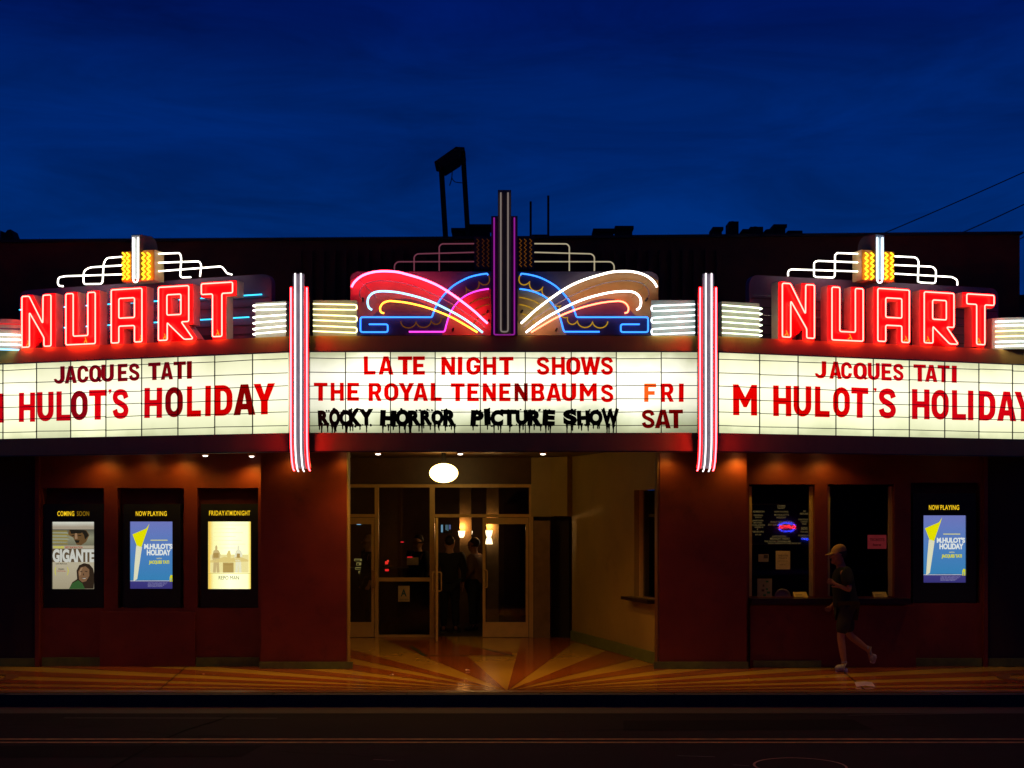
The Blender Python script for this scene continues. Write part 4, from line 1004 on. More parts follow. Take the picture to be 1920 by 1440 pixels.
# central fans
def fan(mir, label, cols):
    X = (lambda x: 1891-x) if mir else (lambda x: x)
    root = empty('neon_fan', SC.pp(X(790), 628, 0), label, 'neon sign', 'winged neon fans beside the central tower')
    c3 = lambda L: [(X(640+x/6), 480+y/6) for x, y in L]
    def pl_(L, o0, o1, mat, nm, off=None):
        uz = [SC.at(x, y, 0) for x, y in c3(L)]
        uz = [(u, max(z, ZF1+.003)) for u, z in uz]
        mb = MB(); plate(mb, SC, uz, o0, o1); return mb.out(nm, mat, root)
    b = -.10
    pl_([(90, 890), (90, 230), (115, 185), (170, 160), (1690, 160), (1690, 890)], b-.18, b, pmat('slate violet enamel', (.13, .11, .15), .4, var=.15), 'fan_panel')
    pl_([(92, 640), (92, 265), (180, 215), (300, 180), (450, 163), (600, 167), (760, 203), (900, 247), (1050, 308), (1190, 400), (1180, 470), (1080, 640), (1040, 700), (380, 700), (200, 700)], b+.001, b+.012, pmat('tan orange enamel' if mir else 'tan enamel with red glow painted in', (.55, .27, .075) if mir else (.60, .12, .10), .35, var=.1), 'leaf_shape')  # left leaf: the same tan paint with red neon light in its colour
    pl_([(350, 660), (420, 590), (500, 520), (600, 475), (720, 468), (860, 498), (1010, 560), (1040, 600), (1010, 660)], b+.013, b+.022, pmat('mauve enamel', (.17, .055, .10), .4, var=.1), 'inner_leaf')
    pl_([(1690, 190), (1560, 195), (1450, 222), (1350, 265), (1260, 322), (1180, 400), (1110, 480), (1050, 580), (1010, 690), (240, 690), (205, 720), (205, 880), (1130, 880), (1170, 760), (1220, 640), (1290, 545), (1380, 460), (1480, 400), (1580, 370), (1690, 355)], b+.014, b+.032, pmat('deep indigo enamel', (.06, .05, .13), .4, var=.15), 'scroll_band')
    pl_([(1690, 356), (1580, 371), (1480, 401), (1380, 461), (1290, 546), (1220, 641), (1170, 761), (1131, 881), (1690, 881)], b+.001, b+.02, pmat('mustard enamel' if mir else 'mustard enamel with red glow painted in', (.46, .35, .12) if mir else (.55, .09, .07), .4, var=.12), 'quarter_sun')  # left sun: mustard paint, the red neon's glow mixed into the colour
    big = [(115, 350), (150, 290), (230, 225), (330, 188), (430, 173), (540, 173), (640, 183), (740, 208), (860, 242), (980, 285), (1090, 335), (1195, 398), (1300, 470), (1400, 545), (1500, 625), (1580, 700), (1645, 758)]
    dead = [(235, 490), (205, 440), (220, 370), (280, 310), (370, 285), (460, 278), (600, 288), (740, 315), (900, 370), (1060, 440), (1200, 515), (1300, 575), (1400, 640), (1560, 750), (1620, 810)]
    mid = [(345, 605), (310, 580), (295, 520), (310, 460), (360, 415), (430, 398), (520, 398), (640, 410), (780, 440), (920, 480), (1060, 535), (1200, 605), (1330, 675), (1460, 760), (1590, 860)]
    low = [(480, 643), (445, 630), (437, 580), (470, 530), (530, 508), (600, 510), (720, 523), (860, 552), (1000, 592), (1140, 645), (1260, 700), (1380, 768), (1530, 858)]
    def T(L, off, r, m_, spl=4): return tube(SC, c3(L), off, r, m_, root, spl=spl)
    T(big, .055, .0135, cols[0]); T(dead, .012, .007, m_deadglass); T(mid, .05, .0125, cols[1]); T(low, .04, .0100, cols[2])
    arcb = spline([(1625, 228), (1655, 222), (1660, 203), (1620, 198), (1560, 208), (1450, 235), (1350, 280), (1260, 335), (1190, 400), (1120, 480), (1060, 580), (1022, 672)], 4) if False else None
    P = [Vector((x, y, 0)) for x, y in [(1650, 215), (1640, 198), (1560, 208), (1450, 235), (1350, 280), (1260, 335), (1190, 400), (1120, 480), (1060, 580), (1022, 680)]]
    P = [P[0]]+spline(P[1:], 3)+fillet([Vector((1012, 688, 0)), Vector((215, 688, 0)), Vector((215, 856, 0)), Vector((522, 856, 0)), Vector((522, 768, 0)), Vector((310, 768, 0))], 26)
    tube(SC, c3([(p[0], p[1]) for p in P]), -.025, .010, cols[3], root)
    P = spline([Vector((x, y, 0)) for x, y in [(1660, 370), (1560, 385), (1450, 420), (1350, 480), (1260, 580), (1210, 680), (1180, 780)]], 3)+fillet([Vector((1172, 815, 0)), Vector((1160, 852, 0)), Vector((760, 852, 0))], 20)
    tube(SC, c3([(p[0], p[1]) for p in P]), -.025, .010, cols[4], root)
    # scalloped tube
    cusps = [(1650, 245), (1500, 262), (1352, 335), (1245, 440), (1150, 560), (1100, 700), (1075, 738)] if False else None
    def scal(A, B, bul):
        A = Vector(A); B = Vector(B); d_ = B-A; nrm = Vector((-d_.y, d_.x)).normalized()*bul
        return [A+d_*(.5-.5*math.cos(math.pi*i/8))+nrm*math.sin(math.pi*i/8) for i in range(9)]
    cu = [(1655, 218), (1545, 285), (1395, 345), (1275, 440), (1190, 555), (1120, 690), (1010, 725), (840, 735), (668, 735)]
    bl = [-62, -68, -66, -62, -58, -55, -75, -75]
    bl = [-78, -80, -72, -66, -62, -62, -75, -75]
    P = []
    for i in range(8): P += scal(cu[i], cu[i+1], bl[i])
    tube(SC, c3([(p[0], p[1]) for p in P]), -.045, .007, cols[5], root, 'scallop_tube')
    for L in ([(1665, 465), (1600, 475), (1500, 505), (1440, 540)], [(1665, 545), (1590, 560), (1500, 600), (1460, 640)], [(1630, 650), (1570, 672), (1510, 730), (1475, 790)]):
        tube(SC, c3(L), -.045, .0065, cols[6], root, 'ray_tube', spl=3)
    for L_, of_ in ((big, .055), (mid, .05), (low, .04)):
        for q_ in L_[2:-1:3]:
            u, z = SC.at(*c3([q_])[0], of_); MB().tube([SC.w(u, z-.004, b+.012), SC.w(u, z-.012, of_-.006)], .0055, 6).out('tube_support', m_deadglass, root)
    # small black wire standoffs
    for p in ((235, 490), (1650, 735), (1640, 625), (1250, 830)):
        u, z = SC.at(*c3([p])[0], 0)
        MB().tube([SC.w(u, z, b+.01), SC.w(u+.01, z+.01, .02)], .014, 6).out('insulator', m_black, root)
    a, b2 = c3([(205, 275), (400, 470)])
    tube(SC, [a, b2], .0, .006, m_deadglass if not mir else pmat('thin brass strut', (.5, .35, .12), .4, metal=.5), root, 'strut')
    # stepped tubes above: unlit, a faint glow stands in for light they catch
    for L in ([(823.5, 508), (823.5, 462), (828, 457.3), (893, 456.8)], [(776.5, 508), (776.5, 481), (782, 476), (893, 473)], [(739.5, 508), (739.5, 497), (745, 490.8), (893, 490.5)]):
        tube(SC, [(X(x), y) for x, y in L], -.30, .0085, cols[7], root, 'stepped_tube', fil=.05)
    # zigzag panel
    uz = [SC.at(X(x), y, -.22) for x, y in ((889, 506), (889, 443), (925, 443), (925, 506))]
    mb = MB(); plate(mb, SC, uz, -.40, -.22); mb.out('zigzag_panel', pmat('dark navy panel', (.025, .022, .035), .5), root)
    for k, x in enumerate((896, 906, 915)):
        P = [(X(x)+(2.2 if i % 2 else -2.2), 448+52*i/13) for i in range(14)]
        tube(SC, P, -.19, .0055, cols[8], root, 'zigzag_tube')
    return root
fan(False, 'left winged neon fan glowing red and pink, beside the central tower', (n_pinkhot, n_ice, n_orange, n_blue, n_mag, n_orangedim, n_orangedim, n_pinkdim, emat('faint orange neon', (1, .25, .03), .05)))
fan(True, 'right winged neon fan glowing white over tan, beside the central tower', (n_white, emat('rosy white neon', (1, .85, .80), 5), emat('white red neon', (1, .12, .06), 8), n_blue, n_blue, n_yellowdim, n_yellowdim, n_paledim, n_orangedim))
# central tower
tw = empty('central_tower', SC.pp(945.5, 630, .1), 'tall stepped central tower of the marquee with dim white and magenta tubes', 'tower')
def rect(x0, x1, y0, y1, o0, o1, mat, nm, par=tw):
    ua, zb_ = SC.at(x0, y1, o1); ub, zt = SC.at(x1, y0, o1)
    return sbox(MB(), SC, ua, ub, max(zb_, ZF1+.002) if y1 > 620 else zb_, zt, o0, o1).out(nm, mat, par)
m_tw = pmat('taupe tower enamel', (.34, .24, .17), .4, var=.1); m_twd = pmat('plum tower enamel', (.10, .05, .10), .4, var=.1)
rect(921, 970.5, 405, 628.5, -.30, .10, m_twd, 'outer_fin'); rect(933.5, 958.5, 356, 626, .101, .21, m_tw, 'inner_fin')
rect(934, 958, 356.3, 405, -.20, .100, m_twd, 'inner_fin')
rect(942.5, 949.5, 357, 622, .211, .225, pmat('dark centre rib', (.12, .08, .06), .5), 'rib')
for x in (939, 953):
    pass
tube(SC, [(939, 361), (939, 622), (952.5, 622), (952.5, 361)], .245, .009, n_browndim, tw, fil=.03)  # unlit white tube; its weak emission imitates light falling on it
tube(SC, [(926.5, 408), (926.5, 627.5), (964.5, 627.5), (964.5, 408)], .13, .009, n_magdim, tw, fil=.02)

# ------------------------------------------------------------------ letters on the boards
ORD = ['', 'first', 'second', 'third', 'fourth']
def lname(word, i):
    c = word[i]; n = word.count(c); k = word[:i+1].count(c)
    return ('%s %s' % (ORD[k], c)) if n > 1 else c
def letters(sec, word, xs, ytop, ybot, where, mat=None, bold=.035, jit=.003, mats={}, wdesc=None, yoff={}):
    cname = 'letters on the %s' % where
    for i, ch in enumerate(word):
        x0, x1 = xs[i]; xm = (x0+x1)/2; yt = ytop(xm)+yoff.get(i, 0); yb = ybot(xm)+yoff.get(i, 0)
        if ch == "'": yb = yt+9
        a, _ = sec.at(x0, (yt+yb)/2, .0); b, _ = sec.at(x1, (yt+yb)/2, .0); _, zt = sec.at(xm, yt, 0); _, zb = sec.at(xm, yb, 0)
        mb = MB(); m_ = mats.get(i, mat or m_let)
        put_block(mb, ch, sec, a, b, zb, zt, -.014, -.004, rot=random.uniform(-.012, .012))
        o = mb.out('marquee_letter', m_)
        colr = 'orange red' if m_ is m_letor else ('dark red' if m_ is m_letdark else 'red')
        nm = 'apostrophe' if ch == "'" else 'letter '+lname(word, i)
        if nm.startswith('letter ') and len(nm.split()) == 3: nm = '%s %s' % (nm.split()[1], nm.split()[2])
        tag(o, '%s %s of the word %s on the %s' % (colr, nm, wdesc or word, where), 'letter', cname)
c_ = 'centre letter board'
k1 = lambda a: (lambda x: a)
letters(SC, 'LATE', [(682, 704), (709.6, 737.7), (746, 773), (774.3, 796.6)], k1(668), k1(702.5), c_)
letters(SC, 'NIGHT', [(827.5, 853.4), (858.2, 867), (874.2, 901.3), (906, 930.5), (936, 962.8)], k1(669), k1(703), c_)
letters(SC, 'SHOWS', [(1005.9, 1030.6), (1034.6, 1059.3), (1061.5, 1088.5), (1088.5, 1126), (1126.4, 1150)], k1(669), k1(703), c_)
letters(SC, 'THE', [(588.2, 613.8), (619.8, 644.5), (651, 673)], k1(717.5), k1(751.5), c_)
letters(SC, 'ROYAL', [(691, 715.6), (720, 747.2), (747.2, 776.7), (774.8, 802.4), (807.4, 828.2)], k1(718), k1(752), c_)
letters(SC, 'TENENBAUMS', [(845, 871.3), (876, 898), (905, 930), (936, 957.3), (964.7, 989.6), (996.3, 1021.5), (1024.3, 1052.6), (1053.3, 1080.6), (1086.9, 1119), (1126.4, 1150.8)], k1(718.5), k1(752.3), c_, mats={4: m_letdark}, yoff={9: 2})
letters(SC, 'FRI', [(1207.9, 1230.4), (1238.8, 1263.4), (1273, 1282)], k1(719), k1(753.5), c_, mats={0: m_letor})
letters(SC, 'SAT', [(1203, 1228), (1228, 1258), (1254.3, 1280.7)], k1(768), k1(803), c_, mat=m_letdark)
ln = lambda x0, y0, x1, y1: (lambda x: y0+(y1-y0)*(x-x0)/(x1-x0))
l_ = 'left letter board'; r_ = 'right letter board'
tL, bL = ln(110, 687, 354, 677), ln(110, 719.5, 354, 710)
letters(SL, 'JACQUES', [(100, 120.3), (121, 143), (144.4, 165), (166.6, 189), (189.5, 212.5), (220.3, 238), (241, 261)], tL, bL, l_, bold=.04, mat=m_letdark)
letters(SL, 'TATI', [(277.5, 300), (301, 323.4), (325, 347.5), (350, 358.8)], tL, bL, l_, bold=.04, mat=m_letdark)
tL, bL = ln(50, 736, 495, 719), ln(50, 791, 495, 777)
letters(SL, 'M', [(-36, 6)], tL, bL, l_, bold=.02)
letters(SL, "HULOT'S", [(35, 64.7), (69.4, 99.4), (105.3, 131.3), (132.8, 163.4), (166.3, 199), (203, 208), (210, 240.6)], tL, bL, l_, bold=.03, mats={3: m_letdark})
letters(SL, 'HOLIDAY', [(270.3, 303), (309.4, 342), (350, 376), (384.4, 394.4), (402, 435), (437.5, 478), (475, 515)], tL, bL, l_, bold=.03, mats={1: m_letdark, 5: m_letdark})
tR, bR = ln(1539, 677, 1790, 685.5), ln(1539, 709.4, 1790, 717.5)
letters(SR, 'JACQUES', [(1528.4, 1549.7), (1556, 1578.8), (1577.8, 1598), (1601, 1626), (1628, 1650), (1653.8, 1672), (1675.3, 1695)], tR, bR, r_, bold=.04)
letters(SR, 'TATI', [(1714, 1736.6), (1735.6, 1758), (1759, 1781), (1785.6, 1794.4)], tR, bR, r_, bold=.04)
tR, bR = ln(1398, 721, 1888, 734), ln(1398, 778.8, 1888, 789.5)
letters(SR, 'M', [(1375.3, 1420)], tR, bR, r_, bold=.02)
letters(SR, "HULOT'S", [(1450.6, 1484), (1488.8, 1521.6), (1528.8, 1556), (1562.8, 1594), (1597, 1628.4), (1639.7, 1644), (1648, 1681)], tR, bR, r_, bold=.03)
letters(SR, 'HOLIDAY', [(1711, 1743.4), (1747.5, 1779.4), (1786, 1811.6), (1816, 1825.6), (1835.6, 1867), (1870.6, 1906), (1903, 1938)], tR, bR, r_, bold=.03)
# dripping black letters: one shaped sign per word
def drip(word, xs, sz=None):
    for i, ch in enumerate(word):
        x0, x1 = xs[i]; yt = 767.5+random.uniform(-1.5, 2.5); yb = 798+random.uniform(-2, 2)
        a, _ = SC.at(x0-.8, 780, 0); b, _ = SC.at(x1+.8, 780, 0); _, zt = SC.at(x0, yt, 0); _, zb = SC.at(x0, yb, 0)
        mb = MB(); put_text(mb, ch, SC, a, b, zb, zt, .0+.002*i, .010+.002*i, bold=.075, rot=random.uniform(-.06, .06))
        # ragged blobs and drips
        feet = {'I': (.5,), 'T': (.5,), 'Y': (.5,), 'P': (.2,), 'F': (.2,), 'R': (.15, .85), 'H': (.15, .85), 'K': (.15, .85), 'W': (.3, .7)}.get(ch, (.3, .62))
        for fu in feet+((random.uniform(.2, .8),) if ch not in 'IPTY' else ()):
            u = a+(b-a)*fu+random.uniform(-.006, .006); L = random.uniform(.035, .115); w_ = random.uniform(.010, .018)
            pts = []; 
            for k in range(7):
                t = k/6; ww = w_*(1-t)**1.5+.0045+(.0028 if k == 5 else 0)
                pts.append((u+random.uniform(-.0015, .0015), zb+.03-(L+.03)*t, ww))
            poly = [(p[0]-p[2], p[1]) for p in pts]+[(pts[-1][0], pts[-1][1]-.008)]+[(p[0]+p[2], p[1]) for p in pts[::-1]]
            plate(mb, SC, poly, .001+.002*i, .011+.002*i)
        for k in range(4):
            u = a+(b-a)*random.uniform(.05, .95); z = random.choice((zt, zb+.01))+random.uniform(-.01, .004); rr = random.uniform(.010, .017)
            poly = [(u+rr*math.cos(q*math.pi/4)*random.uniform(.7, 1.25), z+rr*math.sin(q*math.pi/4)*random.uniform(.7, 1.1)) for q in range(8)]
            plate(mb, SC, poly, .0015+.002*i, .0105+.002*i)
        o = mb.out('marquee_letter', m_blackletter)
        nm = lname(word, i); nm = 'letter '+nm if len(nm) == 1 else nm
        tag(o, 'black dripping %s of the word %s on the centre letter board' % (nm, word), 'letter', 'black dripping letters on the centre letter board')
drip('ROCKY', [(597, 617), (618, 637), (637, 656), (655, 677), (674, 700)])
drip('HORROR', [(713.5, 742), (742.5, 767), (766, 789), (789, 810), (809.5, 831), (832, 856)])
drip('PICTURE', [(883.3, 906), (908.5, 919), (920.5, 943), (942.4, 967.5), (967.5, 989), (990, 1017), (1018, 1040)])
drip('SHOW', [(1056.7, 1081), (1082.5, 1105.3), (1105, 1129), (1128, 1160)])

# ------------------------------------------------------------------ poster cases
def shape(sec, pts, o0, o1, mat, par, nm):
    uz = [sec.at(x, y, 0) for x, y in pts]; mb = MB(); plate(mb, sec, uz, o0, o1); return mb.out(nm, mat, par)
YS = YW-.02   # plane of the poster glass
SP = flat(YS+.02)
def prect(x0, x1, y0, y1): return [(x0, y1), (x1, y1), (x1, y0), (x0, y0)]
def textpx(mb, txt, x0, x1, y0, y1, o, sec=SP, **k):
    a, zt = sec.at(x0, y0, 0); b, zb = sec.at(x1, y1, 0); put_text(mb, txt, sec, a, b, zb, zt, o, o+.002, **k)
led = emat('amber header lettering', (1.0, .62, .015), 1.0); leddim = emat('failing amber lettering', (1.0, .55, .02), .22)
def case(x0, x1, y0, y1, sx0, sx1, sy0, sy1, label, header, bgm, grads=None):
    root = empty('poster_case', SP.pp((x0+x1)/2, y1, 0), label, 'poster case', 'lit poster cases')
    ua, zt = SP.at(x0, y0, 0); ub, zb = SP.at(x1, y1, 0); a, st_ = SP.at(sx0, sy0, 0); b, sb_ = SP.at(sx1, sy1, 0)
    mb = MB(); plate(mb, SP, [(ua, zb), (ub, zb), (ub, zt), (ua, zt)], -.16, -.005, [[(a, sb_), (b, sb_), (b, st_), (a, st_)]])
    mb.out('case_frame', m_black, root)
    sbox(MB(), SP, a-.01, b+.01, sb_-.01, st_+.01, -.05, -.04).out('poster', bgm, root)
    mb = MB()
    for (t, xa, xb, dim) in header:
        mb = MB(); textpx(mb, t, xa, xb, header_y[0], header_y[1], -.004, bold=.012, spacing=1.12); mb.out('header_lettering', leddim if dim else led, root)
    sbox(MB(), SP, a-.012, b+.012, sb_-.012, st_+.012, -.012, -.008).out('case_glass', m_glass, root)
    return root
def ps(root, pts, k, mat, nm='poster_print'): return shape(SP, pts, -.0395+k*.0012, -.0388+k*.0012, mat, root, nm)
def pt(root, txt, x0, x1, y0, y1, k, mat, **kw):
    mb = MB(); textpx(mb, txt, x0, x1, y0, y1, -.0395+k*.0012, **kw); return mb.out('poster_lettering', mat, root)
def gradm(name, stops, axis='Z', z0=0, z1=1, s=1.0, edge=0):
    m = bpy.data.materials.new(name); m.use_nodes = True; t = m.node_tree; t.nodes.clear()
    o = N(t, 'ShaderNodeOutputMaterial'); e = N(t, 'ShaderNodeEmission'); g = N(t, 'ShaderNodeNewGeometry'); sp = N(t, 'ShaderNodeSeparateXYZ'); t.links.new(g.outputs['Position'], sp.inputs[0])
    mp = N(t, 'ShaderNodeMapRange'); mp.inputs['From Min'].default_value = z0; mp.inputs['From Max'].default_value = z1; t.links.new(sp.outputs[axis], mp.inputs[0])
    no = N(t, 'ShaderNodeTexNoise', Scale=5.0, Detail=4.0); t.links.new(g.outputs['Position'], no.inputs['Vector'])
    ad = N(t, 'ShaderNodeMath', operation='MULTIPLY_ADD'); ad.inputs[1].default_value = .03; t.links.new(no.outputs[0], ad.inputs[0]); t.links.new(mp.outputs[0], ad.inputs[2])
    sb = N(t, 'ShaderNodeMath', operation='SUBTRACT'); sb.inputs[1].default_value = .015; t.links.new(ad.outputs[0], sb.inputs[0])
    r = N(t, 'ShaderNodeValToRGB'); t.links.new(sb.outputs[0], r.inputs[0])
    set_ramp(r.color_ramp.elements, stops)
    t.links.new(r.outputs[0], e.inputs['Color']); e.inputs['Strength'].default_value = s; t.links.new(e.outputs[0], o.inputs[0]); return m
header_y = (958.5, 967.5)
zt_, zb_ = fz(978, YW), fz(1104, YW)
# first case: monochrome film poster
pg = gradm('backlit sepia print', [(0, (.45, .36, .24)), (.35, (.58, .48, .34)), (.6, (.50, .42, .30)), (.92, (.46, .36, .27)), (1, (.85, .82, .72))], z0=zb_, z1=zt_)
c1 = case(82, 194, 945, 1139, 97, 176, 978.5, 1104.5, 'leftmost lit poster case on the wall, COMING SOON over the GIGANTE poster', [('COMING', 107.5, 139, 0), ('SOON', 144, 167, 1)], pg)
E = lambda n, c, s=1: emat(n, c, s)
ps(c1, prect(97, 176, 992.5, 1023), 1, gradm('backlit grey print', [(0, (.20, .18, .12)), (.5, (.32, .30, .20)), (1, (.10, .09, .07))], z0=fz(1023, YW), z1=fz(992, YW)))
ps(c1, [(128, 993), (160, 994), (166, 1003), (160, 1016), (150, 1023), (142, 1021), (136, 1008), (126, 1003)], 2, E('backlit brown print', (.16, .08, .03)))
ps(c1, [(129, 993), (158, 994), (150, 1000), (132, 1001)], 3, E('backlit dark print', (.02, .015, .01)))
for i in range(9):
    y = 995+i*3; ps(c1, [(97, y+1.6), (124+random.random()*8, y+1+random.random()*2), (124, y), (97, y)], 2, E('backlit cream streak', (.42, .40, .26)) if i % 2 else E('backlit ochre streak', (.35, .25, .05)))
pt(c1, 'WINNER', 98, 119, 1024, 1028.5, 2, E('backlit yellow print', (.75, .65, .03)), bold=.03)
pt(c1, 'BEST FILM SELECTION', 121, 153, 1024.6, 1028, 2, E('backlit red print', (.45, .05, .02)), bold=.02)
ps(c1, prect(97, 176, 1028.8, 1054), 1, E('backlit shadow brown', (.14, .09, .05)))
pt(c1, 'GIGANTE', 97.2, 175.5, 1029.5, 1054.5, 3, E('backlit pale title', (.72, .68, .62)), bold=.05)
ps(c1, [(128, 1104), (134, 1092), (143, 1086), (142, 1070), (147, 1060), (156, 1056), (166, 1058), (173, 1066), (175.5, 1080), (174, 1104)], 2, E('backlit dark hair print', (.035, .02, .012)))
ps(c1, [(147, 1087), (145, 1072), (150, 1064), (159, 1062), (166, 1068), (166, 1080), (160, 1090), (153, 1092)], 3, E('backlit face print', (.24, .12, .06)))
for pts_ in ([(149, 1071.5), (153, 1070.5), (153, 1072), (149, 1073)], [(158, 1070.5), (162.5, 1071.5), (162.5, 1073), (158, 1072)], [(151, 1083), (156, 1086), (162, 1082.5), (157, 1084)], [(155, 1074), (156.5, 1079), (154, 1079)]): ps(c1, pts_[::-1], 5, E('backlit dark hair print', (.035, .02, .012)))
ps(c1, [(147.5, 1080), (147, 1073), (150, 1066), (154, 1064), (151, 1070), (150, 1078)], 4, E('backlit lit cheek print', (.40, .22, .12)))
ps(c1, [(152, 1084.2), (157, 1085.8), (161.5, 1083.3), (157, 1084.6)][::-1], 6, E('backlit pale title', (.72, .68, .62)))
for pts_ in ([(133, 1004), (138, 1003), (138, 1004.6), (133, 1005.6)], [(145, 1003), (151, 1003.6), (151, 1005.2), (145, 1004.6)], [(138, 1013), (148, 1013), (146, 1018), (141, 1018)], [(150, 995), (160, 995), (165, 1004), (158, 1012), (156, 1003)]): ps(c1, pts_[::-1], 4, E('backlit dark print', (.02, .015, .01)))
ps(c1, [(139, 1000), (143, 1000), (144, 1010), (139, 1011)][::-1], 4, E('backlit lit cheek print', (.40, .22, .12)))
ps(c1, [(128, 1104.3), (134, 1094), (145, 1088), (153, 1094), (158, 1104.3)], 4, E('backlit green print', (.04, .11, .03)))
pt(c1, 'UNA PELICULA', 103, 124, 1056, 1058.5, 2, E('backlit dark print', (.02, .015, .01)), bold=.01)
pt(c1, 'PREMIO', 108, 119, 1066, 1068.5, 2, E('backlit dark print', (.02, .015, .01)), bold=.01)
pt(c1, '(      )', 101, 127, 1063, 1079, 2, E('backlit yellow print', (.75, .65, .03)), bold=.005)
pt(c1, 'FESTIVAL', 105, 122, 1070, 1072, 2, E('backlit red print', (.45, .05, .02)), bold=.01)
# comedy posters: generic yellow and cream shapes on blue
def blueposter(x, w, dy, label, cx0, cx1, cy0, cy1, head):
    global header_y
    header_y = (957.5+dy+1, 966.5+dy+1)
    y0, y1 = 978+dy, 1103+dy
    k = (w/80.0)
    pb = gradm('backlit blue print', [(0, (.05, .04, .22)), (.11, (.06, .05, .25)), (.125, (.05, .26, .56)), (.5, (.09, .25, .62)), (.85, (.17, .23, .62)), (1, (.20, .22, .60))], z0=fz(y1, YW), z1=fz(y0, YW))
    c = case(cx0, cx1, cy0, cy1, x, x+w, y0, y1+1, label, head, pb)
    X = lambda a: x+a*k; Y = lambda b: y0+b
    ye = E('backlit lemon print', (1.0, .90, .0)); cr_ = E('backlit cream print', (.92, .86, .62)); wh = E('backlit white print', (.95, .95, .95))
    # plain slanted banner on a tall leaning wedge
    ps(c, [(X(4), Y(24)), (X(30), Y(13)), (X(36), Y(4)), (X(32), Y(16)), (X(21), Y(48)), (X(12), Y(45))][::-1], 2, ye)
    ps(c, [(X(11), Y(45)), (X(22), Y(48)), (X(13), Y(108)), (X(6), Y(112)), (X(8), Y(80))][::-1], 1, cr_)
    ps(c, [(X(38), Y(34)), (X(70), Y(34)), (X(70), Y(36)), (X(38), Y(36))][::-1], 2, E('backlit buff print', (.75, .70, .35)))
    pt(c, "M.HULOT'S", X(26), X(79), Y(41.5), Y(51.5), 2, wh, bold=.05)
    pt(c, 'HOLIDAY', X(31), X(76), Y(52.5), Y(63.5), 2, wh, bold=.05)
    pt(c, 'WITH', X(49), X(59), Y(68), Y(70.5), 2, E('backlit buff print', (.75, .70, .35)), bold=.03)
    pt(c, 'JACQUES TATI', X(35), X(73), Y(73), Y(81), 2, E('backlit lemon lettering', (.85, .80, .02)), bold=.05)
    ps(c, prect(X(0), X(73), Y(111), Y(111.8)), 2, wh)
    ps(c, [(X(74), Y(113)), (X(74), Y(104)), (X(76), Y(100)), (X(79.5), Y(101)), (X(79.5), Y(113)), (X(77.5), Y(113)), (X(77.5), Y(106)), (X(76), Y(106)), (X(76), Y(113))][::-1], 2, E('backlit lemon lettering', (.85, .80, .02)))
    for i in range(4):
        pt(c, ('WRITTEN AND DIRECTED BY', 'MUSIC PHOTOGRAPHY SETS', 'PRODUCED RELEASED BY', 'RESTORED PRINT')[i], X(33), X(70-3*i), Y(114.5+2.2*i), Y(116+2.2*i), 2, E('backlit lilac print', (.38, .34, .62)), bold=0)
    return c
blueposter(243, 80, 0, "middle of the three left poster cases, NOW PLAYING over the blue M. HULOT'S HOLIDAY poster", 231, 338, 945, 1139, [('NOW', 254.5, 274.5, 0), ('PLAYING', 277, 312.5, 0)])
blueposter(1732, 80, -11.5, "lit poster case on the right wall, NOW PLAYING over a blue M. HULOT'S HOLIDAY poster", 1712, 1830, 925, 1130, [('NOW', 1742, 1761, 0), ('PLAYING', 1763.5, 1798.5, 0)])
header_y = (957.5, 966.5)
pc = gradm('backlit cream yellow print', [(0, (1.3, .95, .30)), (.03, (1.3, .75, .10)), (.12, (1.3, 1.2, .55)), (.5, (1.9, 1.75, 1.05)), (.9, (1.6, 1.5, .8)), (.97, (1.3, .9, .15)), (1, (1.2, .7, .10))], axis='X', z0=fx(389, YW), z1=fx(471, YW))
c3_ = case(377, 484, 945, 1139, 389.5, 470, 978, 1104.5, 'poster case nearest the left pillar, FRIDAY AT MIDNIGHT over the bright REPO MAN poster', [('FRIDAY', 392, 421, 0), ('AT', 422, 429, 0), ('MIDNIGHT', 430.5, 469, 0)], pc)
ps(c3_, prect(393, 465, 1040, 1074), 1, E('backlit pale gold print', (1.15, .95, .42), 1))
for i in range(7): ps(c3_, prect(393+random.random()*8, 440+random.random()*25, 984+i*7.2, 984.8+i*7.2), 1, E('backlit faint line print', (1.3, 1.12, .52)))
ps(c3_, [(393, 1051), (408, 1048), (420, 1044), (434, 1047), (446, 1043), (465, 1050), (465, 1053), (393, 1055)][::-1], 2, E('backlit gold ridge print', (1.0, .74, .26)))
ps(c3_, [(427, 1056), (426, 1047), (424, 1040), (427, 1033), (430, 1032), (432, 1040), (431, 1048), (430, 1056)][::-1], 3, E('backlit gold ridge print', (1.0, .74, .26)))
for a_, b_, c_2, d_ in ((399, 409, 1037, 1046), (419, 435, 1058, 1060), (443, 449, 1038, 1046)): ps(c3_, prect(a_, b_, c_2, d_), 4, E('backlit umber print', (.55, .34, .10)))
for (a, b, c, d, col) in ((396, 413, 1031, 1074, 'backlit taupe print'), (441, 451, 1034, 1074, 'backlit cream figure print'), (417, 437, 1055, 1074, 'backlit brown box print')):
    mm = E(col, {'backlit taupe print': (.78, .56, .24), 'backlit cream figure print': (1.1, 1.0, .7), 'backlit brown box print': (.62, .40, .12)}[col])
    if b-a > 18: ps(c3_, prect(a, b, c, d), 2, mm)
    else:
        m_ = (a+b)/2
        ps(c3_, [(m_-6, d), (m_-5, 1053), (m_-8, 1045), (m_-5, 1033), (m_-2, 1031), (m_-2, 1025), (m_, 1022), (m_+2, 1025), (m_+2, 1031), (m_+5, 1033), (m_+8, 1040), (m_+5, 1052), (m_+6, d), (m_+1, d), (m_, 1058), (m_-1, d)], 2, mm)
pt(c3_, 'REPO MAN', 409, 447, 1080, 1087, 2, E('backlit black lettering', (.05, .04, .02)), bold=.0)
